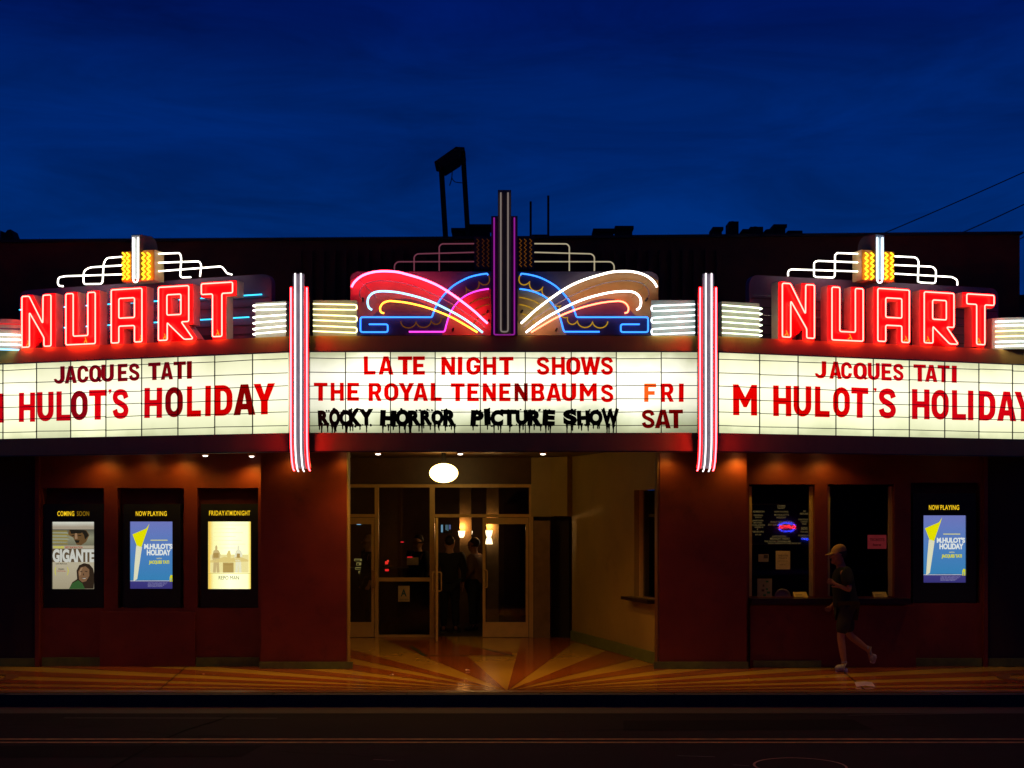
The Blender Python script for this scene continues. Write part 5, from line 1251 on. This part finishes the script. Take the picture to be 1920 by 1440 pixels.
ps(c3_, prect(389.5, 470, 1075, 1076), 1, E('backlit gold line', (.9, .7, .2)))

# ------------------------------------------------------------------ things behind the ticket windows
YB = YW+.6
SB = flat(YB)
def pxs(x, y): return (x, y)
menu_glow = emat('self-glowing menu lettering', (.55, .36, .13), .20)  # lettering glows by itself; no lamp shines on the board
mbd = empty('price_board', SB.pp(1467, 1020, 0), 'black price board with rows of small pale lettering inside the first ticket window', 'menu board')
a, zt = SB.at(1409, 945, 0); b, zb = SB.at(1524, 1021, 0)
sbox(MB(), SB, a, b, zb, zt, -.02, 0).out('board_face', m_black, mbd)
for (x0, x1, y0, y1) in ((1409, 1524, 944.5, 946.5), (1409, 1524, 1020, 1021)):
    p, z1_ = SB.at(x0, y0, 0); q_, z0_ = SB.at(x1, y1, 0); sbox(MB(), SB, p, q_, z0_, z1_, .001, .012).out('board_rim', pmat('brass rim', (.35, .2, .06), .4, metal=.4), mbd)
rowsM = [('CINEMA', 1457, 1473, 947, 950), ('NUART', 1458, 1472, 951, 954), ('ADMISSION', 1411, 1433, 957.5, 961), ('GENERAL', 1413, 1431, 964.5, 967.5), ('$10.50', 1416, 1428, 968.5, 971.5), ('BARGAIN', 1411, 1431, 974.5, 977.5), ('MATINEES', 1413, 1429, 979, 981.5),
   ('CHILDREN', 1410, 1434, 983, 986), ('UNDER 12', 1415, 1431, 987, 990), ('&', 1419, 1421.5, 991, 994), ('SENIORS', 1411, 1432, 995.5, 998.5), ('$7.50', 1416, 1427, 1001, 1004),
   ('NOW PLAYING', 1452, 1478, 958, 961), ("M HULOT'S", 1452, 1479, 963.5, 967), ('HOLIDAY', 1456, 1474, 968.5, 972), ('DAILY 5:00 7:30 9:50', 1445, 1485, 977, 980), ('SAT SUN 12:00 2:30 5:00', 1440, 1486, 982, 985.5),
   ('LATE SHOWS', 1448, 1474, 1004, 1007), ('MIDNIGHT FRIDAY', 1444, 1481, 1008, 1012), ('THE ROYAL TENENBAUMS', 1433, 1483, 1013.5, 1016.5), ('ROCKY HORROR PICTURE SHOW SAT', 1440, 1502, 1017.3, 1020),
   ('NO', 1506, 1511, 957, 960), ('REFUNDS', 1500, 1519, 961.5, 965), ('DISCOUNT', 1497, 1519, 972.5, 975.5), ('CARDS', 1501, 1514, 977, 979.5), ('FIVE', 1504, 1512, 981, 984), ('SHOWS', 1502, 1514, 988, 994), ('FOR $40', 1501, 1515, 996, 999), ('PLEASE ASK', 1497, 1520, 1002.5, 1005.5), ('INSIDE', 1503, 1513, 1007, 1010)]
mb = MB()
for t, x0, x1, y0, y1 in rowsM:
    a, zt = SB.at(x0, y0, 0); b, zb = SB.at(x1, y1, 0); put_text(mb, t, SB, a, b, zb, zt, .001, .003, bold=.01)
mb.out('board_lettering', menu_glow, mbd)
SG = flat(YW+.125)   # just in front of the glass
paper = pmat('cream paper', (.62, .46, .20), .7, var=.12, nscale=20, bump=.05)
ink = pmat('brown ink', (.10, .06, .03), .7, bump=0)
def notice(x0, x1, y0, y1, label, texts=(), mat=paper, extra=()):
    r = empty('notice', SG.pp((x0+x1)/2, y1, 0), label, 'notice', 'papers taped inside the first ticket window')
    a, zt = SG.at(x0, y0, 0); b, zb = SG.at(x1, y1, 0); sbox(MB(), SG, a, b, zb, zt, -.002, .001).out('sheet', mat, r)
    mb = MB(); n = 0
    for t, xa, xb, ya, yb in texts:
        a, zt = SG.at(xa, ya, 0); b, zb = SG.at(xb, yb, 0); put_text(mb, t, SG, a, b, zb, zt, .0012, .002, bold=.01); n += 1
    if n: mb.out('lettering', ink, r)
    for xa, xb, ya, yb, m_ in extra:
        a, zt = SG.at(xa, ya, 0); b, zb = SG.at(xb, yb, 0); sbox(MB(), SG, a, b, zb, zt, .0012, .002).out('printed_patch', m_, r)
    return r
notice(1454.5, 1481.5, 1033, 1067.5, 'tall cream notice taped in the middle of the first ticket window', [('THEATRE', 1458, 1478, 1040, 1043.5), ('POLICY', 1460, 1476, 1045, 1048), ('please have tickets ready', 1458, 1477, 1051, 1053), ('thank you', 1461, 1474, 1058, 1060)])
notice(1422, 1441, 1039, 1053.5, 'small grey card taped left of the tall cream notice', extra=((1432, 1440, 1040, 1047, pmat('dark print', (.05, .04, .03), .6)),), mat=pmat('grey card', (.34, .26, .14), .7))
gr = pmat('green print', (.02, .16, .06), .6)
notice(1420, 1447.5, 1085, 1119.5, 'pale flyer with small green spots at the lower left of the first ticket window', extra=[(1436, 1440, 1103, 1106, gr), (1438, 1444, 1109, 1113, gr), (1431, 1436, 1114, 1118, gr), (1428, 1433, 1105, 1109, ink), (1436, 1441, 1089, 1092, gr), (1430, 1433, 1096, 1100, ink)], mat=pmat('pale flyer paper', (.36, .27, .14), .7))
o = MB(); cxp, czp = SG.at(1467.5, 1119, 0)
v = []; f = []
for rr, oo in ((0, -.002), (.075, -.002), (.095, .010), (.112, .010), (.118, .0)):
    for k in range(25):
        a = math.pi*k/24; v.append(SG.w(cxp+rr*math.cos(a), czp+rr*math.sin(a), oo))
for i in range(4):
    for k in range(24): f.append((i*25+k, (i+1)*25+k, (i+1)*25+k+1, i*25+k+1))
tag(mesh('round_tray', v, f, pmat('dull mauve metal', (.20, .15, .17), .4, metal=.3)), 'round greyish disc half sunk behind the counter of the first ticket window', 'disc')  # round tray standing behind the counter
def card(x0, x1, y0, y1, label):
    c = empty('counter_card', (fx((x0+x1)/2, YW+.06), YW+.06, .985), label, 'card', 'small yellow cards on the ticket counter')
    Y = YW+.04; a, b = fx(x0, Y), fx(x1, Y); z0_, z1_ = fz(y1, Y), fz(y0, Y)
    mesh('front_sheet', [(a+.01, Y-.02, .985), (b, Y-.02, .985), (b-.01, Y+.05, .985+(z1_-z0_)), (a, Y+.05, .985+(z1_-z0_))], [(0, 1, 2, 3)], pmat('yellow card', (.80, .55, .14), .6), c)
    mesh('rear_sheet', [(a+.01, Y+.10, .985), (b, Y+.10, .985), (b-.01, Y+.052, .985+(z1_-z0_)), (a, Y+.052, .985+(z1_-z0_))], [(3, 2, 1, 0)], pmat('yellow card', (.80, .55, .14), .6), c)
    mb = MB()
    for k in range(2): mesh('printed_line', [(a+.03, Y-.0215+.02*k, .997+.02*k), (b-.05-.03*k, Y-.0215+.02*k, .997+.02*k), (b-.05-.03*k, Y-.0165+.02*k, 1.002+.02*k), (a+.03, Y-.0165+.02*k, 1.002+.02*k)], [(0, 1, 2, 3)], ink, c)
card(1487.5, 1514.5, 1110.5, 1120, 'small yellow folded card on the counter of the first ticket window')
card(1637, 1664, 1109, 1118.5, 'small yellow folded card on the counter of the second ticket window')
rs = SB.pp(1645, 1028, 0)
r = empty('red_sign', rs, 'dull red notice hanging inside the second ticket window', 'sign')
a, zt = SB.at(1627, 1003, 0); b, zb = SB.at(1662, 1029, 0); sbox(MB(), SB, a, b, zb, zt, -.01, 0).out('sign_face', emat('dim red sign face', (.14, .012, .015), .8, var=.15, nscale=8), r)
mb = MB(); put_text(mb, 'TICKETS', SB, a+.03, b-.03, zt-.09, zt-.05, .001, .002, bold=.01); put_text(mb, 'here', SB, a+.08, b-.08, zb+.04, zb+.08, .001, .002, bold=.01); mb.out('lettering', pmat('dark print', (.05, .04, .03), .6), r)

# side ticket window: red shirt on display
r = empty('red_shirt', SV.w(3.5, 1.45, -.35), 'red shirt hanging inside the side ticket window by the right pillar', 'shirt')
def shirt(sec, uc, zc, off, s, mat, par):
    o_ = [(-.12, .24), (-.05, .27), (0, .25), (.05, .27), (.12, .24), (.28, .12), (.22, .03), (.15, .08), (.16, -.42), (-.16, -.42), (-.15, .08), (-.22, .03), (-.28, .12)]
    mb = MB(); plate(mb, sec, [(uc+a*s, zc+b*s) for a, b in o_[::-1]], off-.03, off+.03); return mb.out('shirt_body', mat, par)
shirt(SV, 3.40, 2.05, -.30, 1.0, emat('self-glowing red shirt', (.12, .006, .006), .5, var=.3, nscale=6), r)  # cloth glows by itself in place of light inside the booth
MB().tube([SV.w(3.40, 2.30, -.30), SV.w(3.40, 2.37, -.30), SV.w(3.44, 2.40, -.30)], .006).out('hanger', m_bronze, r)
slab('side_booth_wall', (2.95, 23.5), (3.3, 20.3), 0, 3.0, .05, m_room, bld)

# ------------------------------------------------------------------ entrance details
gs = empty('grade_card', (fx(757, YD-.01), YD-.01, fz(1128, YD)), 'cream inspection card with a blue letter A on the dark panel by the doors', 'sign')
SDp = flat(YD)
a, zt = SDp.at(746.5, 1098.5, 0); b, zb = SDp.at(768, 1128, 0)
sbox(MB(), SDp, a, b, zb, zt, -.008, -.004).out('card', pmat('cream card', (.55, .42, .20), .6), gs)
mb = MB(); put_text(mb, 'A', SDp, a+.045, b-.05, zb+.09, zt-.06, -.0035, -.002, bold=.03); put_text(mb, 'COUNTY GRADE', SDp, a+.02, b-.02, zb+.02, zb+.045, -.0035, -.002, bold=.0); mb.out('lettering', pmat('teal blue ink', (.01, .10, .13), .6), gs)
r = empty('menu_sheet', SDp.pp(772, 1060, .1), 'small pale sheet held behind the glass beside the doors', 'paper')
a, zt = SDp.at(762, 1045.5, 0); b, zb = SDp.at(784, 1060, 0); sbox(MB(), SDp, a, b, zb, zt, -.10, -.095).out('sheet', pmat('pale sheet', (.5, .38, .2), .6), r)
sbox(MB(), SDp, a+.01, a+.10, zt+.001, zt+.012, -.10, -.09).out('red_marker', emat('small red lamp', (1, .02, .03), 1.2), r)
# wall sconces in the lobby
shade = emat('lit sconce shade', (1.0, .72, .40), 3.2)
def sconce(px, py, Y, label, double=False, e=6):
    x, z = fx(px, Y), fz(py, Y)
    r = empty('wall_sconce', (x, Y, z), label, 'lamp', 'lit sconces in the lobby')
    def sh(cx_, cz_, flip):
        mb = MB(); n = 16; v = []; f = []
        for k, (rr, hh) in enumerate(((.035, -.07), (.055, -.03), (.07, .06))):
            for j in range(n):
                a = 2*math.pi*j/n; v.append((cx_+rr*math.cos(a), Y-.12+rr*math.sin(a), cz_+hh*flip))
        for k in range(2):
            for j in range(n): f.append((k*n+j, k*n+(j+1) % n, (k+1)*n+(j+1) % n, (k+1)*n+j))
        f.append(tuple(range(n))); f.append(tuple(range(2*n, 3*n))); mb.add(v, f).out('lamp_shade', shade, r, smooth=False)
    sh(x, z, 1)
    if double: sh(x, z-.14, -1)
    MB().tube([(x+.02, Y, z-.07), (x, Y-.10, z-.075)], .012).out('bracket', m_bronze, r)
    l = bpy.data.lights.new('lamp_light', 'POINT'); l.energy = e; l.color = (1, .5, .14); l.shadow_soft_size = .05
    o = bpy.data.objects.new('lamp_light', l); COL.objects.link(o); o.parent = r; o.location = (.0, -.05, .14)
sconce(866, 1001, 27.5, 'lit sconce in the lobby seen through the open doorway, over the dark shirted man', e=9)
sconce(917, 1000, 26.0, 'lit double sconce in the lobby seen through the closed right door', double=True, e=9)
sconce(880, 1001, 28.6, 'smaller lit sconce just right of the doorway sconce', e=1.5)
# small lit things in the lobby
def litbox(px0, px1, py0, py1, Y, col, s, name, label, cat, parts=None):
    r = empty(name, (fx((px0+px1)/2, Y), Y, fz(py1, Y)), label, cat)
    MB().box(fx(px0, Y)-.02, fx(px1, Y)+.02, Y+.001, Y+.05, fz(py1, Y)-.02, fz(py0, Y)+.02).out('housing', m_black, r)
    cols_ = parts or [(0, 1, 0, 1, col)]
    for a, b, c, d, cc in cols_:
        w_ = fx(px1, Y)-fx(px0, Y); h_ = fz(py0, Y)-fz(py1, Y); x0 = fx(px0, Y); z0 = fz(py1, Y)
        MB().box(x0+w_*a, x0+w_*b, Y-.006, Y, z0+h_*c, z0+h_*d).out('lit_face', emat('glow %.2f %.2f %.2f' % cc, cc, s), r)
litbox(651, 656, 980, 991, 28, (.25, .55, .8), 1, 'menu_screen', 'small pale blue menu screen in the lobby at the left edge of the left door', 'screen', [(0, 1, 0, .22, (.25, .55, .8)), (0, 1, .27, .5, (.25, .55, .8)), (0, 1, .55, 1, (.3, .6, .85))])
litbox(669, 677, 980, 984, 28, (.25, .55, .8), 1, 'menu_screen', 'thin blue lit sign in the lobby high behind the left door', 'screen')
litbox(827, 846, 984, 998, 29, (.2, .35, .5), .5, 'menu_screen', 'blue lit menu columns in the lobby seen through the open doorway', 'screen', [(0, .18, 0, 1, (.25, .5, .7)), (.45, .55, .3, 1, (.15, .3, .4)), (.62, .72, .2, 1, (.12, .25, .3)), (.8, .95, .4, 1, (.15, .18, .45))])
litbox(722, 729, 1050, 1058, 26.5, (1, .02, .02), 1, 'red_display', 'small glowing red display on the lobby counter left of the cashier', 'display', [(0, .8, 0, .7, (1, .03, .02)), (.5, 1, .5, 1, (1, .05, .03))])
litbox(722, 729, 1067, 1071, 26.5, (1, .02, .02), 1, 'red_display', 'lower small red display on the lobby counter', 'display')
litbox(751, 757, 1015.5, 1017, 26.5, (1, .02, .04), 1, 'red_display', 'tiny red display above the counter sheet behind the lobby window', 'display')
def bottle(px, py, label):
    pass
for i, (a, b, c, d) in enumerate(((664, 678, 1048, 1052), (668, 676, 1055, 1060), (666, 680, 1064, 1068), (672, 682, 1071, 1075))):
    r = empty('candy_box', (fx((a+b)/2, 26.2), 26.2, fz(d, 26.2)), ['flat yellow candy box on the top shelf of the lobby case', 'short candy box on the second shelf of the lobby case', 'wide candy box on the third shelf of the lobby case', 'cream candy box on the lowest shelf of the lobby case'][i], 'box', 'candy boxes in the lobby case')
    MB().box(fx(a, 26.2), fx(b, 26.2), 26.2, 26.32, fz(d, 26.2), fz(c, 26.2)).out('carton', emat('case lit carton', (.35, .27, .08), .55), r)  # cartons emit a little, standing in for light in the case
    MB().box(fx(a, 26.2)+.01, fx(b, 26.2)-.03, 26.195, 26.1995, fz(d, 26.2)+.008, fz(c, 26.2)-.012).out('carton_band', pmat('brown ink', (.10, .06, .03), .7), r)
r = empty('lobby_counter', (fx(760, 26.9), 26.9, 0), 'dark concession counter inside the lobby', 'counter')
MB().box(fx(640, 26.9), fx(800, 26.9), 26.7, 27.3, 0, 1.08).out('counter_body', m_room, r)
MB().box(fx(636, 26.9), fx(804, 26.9), 26.64, 27.36, 1.082, 1.12).out('counter_top', shelfm, r)
# litter
lit = pmat('litter paper', (.62, .50, .46), .7, bump=.05)
Xl, Yl = gpt(1622, 1288); w_ = .12
o = mesh('folded_leaflet', [(Xl-w_, Yl-.05, .006), (Xl, Yl-.02, .006+.015), (Xl+w_, Yl-.05, .006), (Xl+w_-.01, Yl+.09, .05), (Xl, Yl+.06, .062), (Xl-w_+.01, Yl+.09, .05)], [(0, 1, 4, 5), (1, 2, 3, 4)], lit)
tag(o, 'pale folded leaflet lying on the pavement at the right near the kerb', 'litter')
for px, py, s_, lb in ((737, 1269, .045, 'crumpled scrap of pale paper on the pavement below the left doors'), (877, 1259, .03, 'small crumpled scrap of paper near the middle of the entrance floor'), (382, 1266, .015, 'tiny scrap of paper on the pavement below the third poster')):
    x, y = gpt(px, py); mb = MB()
    v = [(x+random.uniform(-1, 1)*s_*1.3, y+random.uniform(-1, 1)*s_, .012+random.uniform(0, .7)*s_) for k in range(9)]
    mb.add(v, [(0, 1, 2), (2, 3, 4), (4, 5, 6), (6, 7, 8), (0, 3, 6), (1, 4, 7), (2, 5, 8)]); tag(mb.out('paper_scrap', lit), lb, 'litter', 'paper scraps on the entrance floor')

# ------------------------------------------------------------------ people
def skin(name, nodes, edges, mat, parent, sub=2, root_i=0, flat_=None):
    me = bpy.data.meshes.new(name); me.from_pydata([tuple(n[0]) for n in nodes], edges, []); me.materials.append(mat)
    o = bpy.data.objects.new(name, me); COL.objects.link(o)
    if parent: o.parent = parent
    bpy.context.view_layer.objects.active = o
    md = o.modifiers.new('skin', 'SKIN'); md.use_smooth_shade = True; md.branch_smoothing = .4
    for i, n in enumerate(nodes):
        s = me.skin_vertices[0].data[i]; r = n[1]; s.radius = r if isinstance(r, tuple) else (r, r); s.use_root = i == root_i
    sd = o.modifiers.new('sub', 'SUBSURF'); sd.levels = sub; sd.render_levels = sub
    return o
def person(loc, label, J, cloth, face=-1, group=None, cap=False, rot=0.0, hairc=(.02, .012, .008), skinc=(.42, .20, .11)):
    """J: joint dict in local metres (x = forward, y = left/right, z up); faces +x before rot"""
    root = empty('person', loc, label, 'person', group); root.rotation_euler = (0, 0, rot)
    sm = pmat('skin %.2f' % skinc[0], skinc, .5, var=.08, bump=.03)
    n = []; e = []
    def add(p, r, par=None): n.append((Vector(p), r)); i = len(n)-1; (e.append((par, i)) if par is not None else None); return i
    pel = add(J['pelvis'], (.125, .15)); wa = add(J['waist'], (.11, .14), pel); ch = add(J['chest'], (.115, .165), wa); sh = add(J['neckbase'], (.075, .10), ch)
    ne = add(J['neck'], .064, sh); h = Vector(J['head']); f = Vector(J.get('look', (1, 0, 0)))
    h1 = add(h+f*.012+Vector((0, 0, -.05)), (.104, .088), ne); h2 = add(h+f*.01+Vector((0, 0, .02)), (.128, .104), h1); h3 = add(h+f*-.005+Vector((0, 0, .085)), (.10, .085), h2)
    no = add(h+f*.105+Vector((0, 0, -.012)), .020, h2); no2 = add(h+f*.135+Vector((0, 0, -.026)), .015, no)
    cn = add(h+f*.078+Vector((0, 0, -.088)), .036, h1); add(h+f*.100+Vector((0, 0, -.062)), .016, cn)
    side = Vector((-f.y, f.x, 0))
    for s in (-1, 1): add(h+side*s*.092+Vector((0, 0, -.005)), .022, h2)
    for s in ('l', 'r'):
        S_ = add(J['sh_'+s], .058, ch); el = add(J['el_'+s], .040, S_); wr_ = add(J['wr_'+s], .027, el)
        d = (Vector(J['wr_'+s])-Vector(J['el_'+s])).normalized(); pal = add(Vector(J['wr_'+s])+d*.07, (.036, .018), wr_)
        sd = Vector((0, 1, 0)).cross(d); sd = sd.normalized() if sd.length > .1 else Vector((1, 0, 0))
        for k in range(4):
            a = add(Vector(J['wr_'+s])+d*.11+sd*(k-1.5)*.020, .0095, pal); b = add(Vector(J['wr_'+s])+d*(.15+.008*(1.5-abs(k-1.5)))+sd*(k-1.5)*.020+Vector((.018, 0, 0)), .008, a)
        t1 = add(Vector(J['wr_'+s])+d*.055+sd*.046, .011, wr_); add(Vector(J['wr_'+s])+d*.09+sd*.058, .009, t1)
        hp = add(J['hip_'+s], .088, pel); kn = add(J['kn_'+s], .056, hp); cf = add(Vector(J['kn_'+s]).lerp(Vector(J['an_'+s]), .35), .054, kn); an = add(J['an_'+s], .036, cf)
        add(J['toe_'+s], .034, an)
    skin('body', n, e, sm, root)
    # clothing, a little larger than the body
    def garment(nm, ids, ed, mat):
        skin(nm, [(Vector(p), r) for p, r in ids], ed, mat, root)
    J_ = {k: Vector(v) for k, v in J.items()}
    mid = lambda a, b, t: J_[a].lerp(J_[b], t)
    ids = [(J_['chest'], (.165, .21)), (J_['waist'], (.165, .195)), (J_['pelvis']+Vector((0, 0, .0)), (.17, .20)), (J_['pelvis']+Vector((0, 0, -.07)), (.172, .20)), (J_['neckbase'], (.10, .13))]
    ed = [(0, 1), (1, 2), (2, 3), (0, 4)]
    for s in ('l', 'r'):
        i = len(ids); ids += [(J_['sh_'+s], .108), (mid('sh_'+s, 'el_'+s, cloth.get('sleeve', .78)), .082)]; ed += [(0, i), (i, i+1)]
        if cloth.get('long'): ids += [(J_['el_'+s], .055), (mid('el_'+s, 'wr_'+s, .92), .042)]; ed += [(i+1, i+2), (i+2, i+3)]
    garment('shirt', ids, ed, cloth['shirt'])
    ids = [(J_['pelvis']+Vector((0, 0, .02)), (.155, .185))]; ed = []
    for s in ('l', 'r'):
        i = len(ids)
        ids += [(J_['hip_'+s]+Vector((0, 0, -.03)), .112), (mid('hip_'+s, 'kn_'+s, .55), .104), (mid('hip_'+s, 'kn_'+s, .98), .094 if not cloth.get('trousers') else .075)]; ed += [(0, i), (i, i+1), (i+1, i+2)]
        if cloth.get('trousers'): ids += [(mid('kn_'+s, 'an_'+s, .4), .07), (mid('kn_'+s, 'an_'+s, .96), .058)]; ed += [(i+2, i+3), (i+3, i+4)]
    garment('trousers' if cloth.get('trousers') else 'shorts', ids, ed, cloth['legs'])
    for s in ('l', 'r'):
        a, t = J_['an_'+s], J_['toe_'+s]; d = (t-a); heel = a-Vector((d.x, d.y, 0)).normalized()*.045+Vector((0, 0, t.z-a.z if abs(t.z-a.z) < .09 else -.05))
        if 'heel_'+s in J_: heel = J_['heel_'+s]
        garment('shoe', [(heel, .062), (a, .066), (heel.lerp(t, .5)+Vector((0, 0, .008)), (.062, .058)), (t+(t-heel).normalized()*.015, (.054, .048))], [(1, 0), (0, 2), (2, 3)], cloth['shoes'])
        skl = cloth.get('sole')
        if skl: garment('sole', [(heel+Vector((0, 0, -.034)), (.020, .042)), (heel.lerp(t, .5)+Vector((0, 0, -.032)), (.018, .044)), (t+Vector((0, 0, -.026)), (.018, .040))], [(0, 1), (1, 2)], skl)
        if cloth.get('sock'): garment('sock', [(a+Vector((0, 0, .02)), .046), (a+(J_['kn_'+s]-a).normalized()*.075, .045)], [(0, 1)], cloth['sock'])
    hm = pmat('hair %.2f' % hairc[0], hairc, .7, var=.3, nscale=30, bump=.5)
    mb = MB(); mb.ell(h+f*-.022+Vector((0, 0, .035)), (.098, .088, .100), 20, 12)
    # hair: keep the part above and behind the face
    vs = [Vector(v) for v in mb.v]
    o = mesh('hair', [wl_+wloc(root) for wl_ in vs], mb.f, hm, root, smooth=True)
    if cap:
        cm = cloth['cap']; n_ = 20; v = []; fc = []
        base = h+Vector((0, 0, .045))+f*-.008
        for i in range(7):
            a = math.pi/2*i/6
            for j in range(n_):
                p = 2*math.pi*j/n_; v.append(base+f*(.112*math.cos(a)*math.cos(p))+side*(.096*math.cos(a)*math.sin(p))+Vector((0, 0, .105*math.sin(a))))
        for i in range(6):
            for j in range(n_): fc.append((i*n_+j, i*n_+(j+1) % n_, (i+1)*n_+(j+1) % n_, (i+1)*n_+j))
        c_o = mesh('cap', [a+wloc(root) for a in v], fc, cm, root, smooth=True)
        v = []; 
        for j in range(9):
            a = -1.05+2.1*j/8; p0 = base+f*(.105*math.cos(a))+side*(.095*math.sin(a)); p1 = base+f*(.105*math.cos(a)+.085*math.cos(a*.8))+side*(.085*math.sin(a))+Vector((0, 0, -.018))
            v += [p0, p1, p1+Vector((0, 0, .006)), p0+Vector((0, 0, .006))]
        fc = []
        for j in range(8):
            a = j*4; b = a+4; fc += [(a, b, b+1, a+1), (a+1, b+1, b+2, a+2), (a+2, b+2, b+3, a+3)]
        mesh('brim', [a+wloc(root) for a in v], fc, cm, c_o, smooth=False)
    return root
# walker: heading left (-x), so local +x is turned round
black_t = pmat('black t-shirt cloth', (.003, .003, .003), .85, bump=.3, bscale=90)
olive = pmat('dark olive shorts cloth', (.022, .018, .008), .85, bump=.3, bscale=90)
shoe = pmat('grey running shoe mesh', (.30, .26, .26), .6, var=.5, nscale=18, bump=.2)
sole = pmat('pale shoe sole', (.55, .50, .48), .6)
wj = dict(pelvis=(-.03, 0, .93), waist=(0, 0, 1.06), chest=(.03, 0, 1.27), neckbase=(.035, 0, 1.42), neck=(.055, 0, 1.48), head=(.085, 0, 1.60), look=(.985, 0, -.17),
          sh_l=(.03, .19, 1.39), el_l=(-.02, .25, 1.12), wr_l=(.12, .20, 1.19), sh_r=(.02, -.19, 1.39), el_r=(-.08, -.235, 1.12), wr_r=(.08, -.24, .93),
          hip_l=(-.02, .09, .90), kn_l=(.075, .10, .49), an_l=(.02, .10, .09), toe_l=(.15, .10, .040), heel_l=(-.03, .10, .050),
          hip_r=(-.04, -.09, .90), kn_r=(-.09, -.10, .49), an_r=(-.37, -.10, .27), toe_r=(-.41, -.10, .115), heel_r=(-.44, -.10, .26))
Yp = 19.15; Xp = fx(1583, Yp)
wk = person((Xp, Yp, 0.006), 'person in cap, black t-shirt and dark shorts striding left past the ticket windows', wj,
       dict(shirt=black_t, legs=olive, shoes=shoe, sole=sole, sock=pmat('grey sock', (.30, .28, .30), .9), cap=pmat('tan cap cloth', (.42, .23, .07), .8, bump=.2, bscale=90)), cap=True, rot=math.pi, skinc=(.36, .16, .075))
# chest print on the t-shirt side
dk = pmat('dark jacket cloth', (.010, .010, .012), .9); tn = pmat('tan jacket cloth', (.16, .085, .045), .9); jn = pmat('dark trouser cloth', (.012, .012, .016), .9)
bk = pmat('black shoe leather', (.01, .01, .01), .5); gy = pmat('grey sweater cloth', (.10, .09, .08), .9)
def standing(lean=0.0, armx=.05, h=1.0):
    J = dict(pelvis=(0, 0, .95), waist=(.01, 0, 1.08), chest=(.0, 0, 1.30), neckbase=(0, 0, 1.45), neck=(.01, 0, 1.52), head=(.02, 0, 1.645), look=(1, 0, 0),
      sh_l=(0, .20, 1.41), el_l=(-.02, .26, 1.14), wr_l=(armx, .24, .90), sh_r=(0, -.20, 1.41), el_r=(-.02, -.26, 1.14), wr_r=(armx, -.24, .90),
      hip_l=(0, .09, .92), kn_l=(.01, .10, .50), an_l=(0, .11, .09), toe_l=(.14, .13, .040), heel_l=(-.05, .11, .05), hip_r=(0, -.09, .92), kn_r=(.01, -.10, .50), an_r=(0, -.11, .09), toe_r=(.14, -.13, .040), heel_r=(-.05, -.11, .05))
    return {k: (Vector(v)*h if k != 'look' else v) for k, v in J.items()}
person((fx(843, 25.2), 25.2, .002), 'dark haired person in black standing in the open doorway, back to the street', standing(), dict(shirt=dk, legs=jn, shoes=bk, trousers=True, long=True), rot=R(88), group='people in the lobby')
person((fx(890, 25.7), 25.7, .002), 'person in a tan jacket standing in the lobby right of the dark silhouette', standing(armx=.2, h=.97), dict(shirt=tn, legs=jn, shoes=bk, trousers=True, long=True), rot=R(160), group='people in the lobby', hairc=(.03, .02, .01))
person((fx(692, 26.0), 26.0, .002), 'fair haired person standing in the lobby behind the left glass door', standing(), dict(shirt=dk, legs=jn, shoes=bk, trousers=True, long=True), rot=R(200), group='people in the lobby', hairc=(.45, .22, .09))
person((fx(785, 26.2), 26.2, .002), 'person with a lit face behind the counter seen through the lobby window', standing(h=1.0), dict(shirt=dk, legs=jn, shoes=bk, trousers=True, long=True), rot=R(220), group='people in the lobby')
bpy.data.objects.remove(p_)
for o in list(bpy.data.objects):
    if o.type == 'EMPTY' and 'category' not in o.keys() and not o.parent: print('LOOSE', o.name)
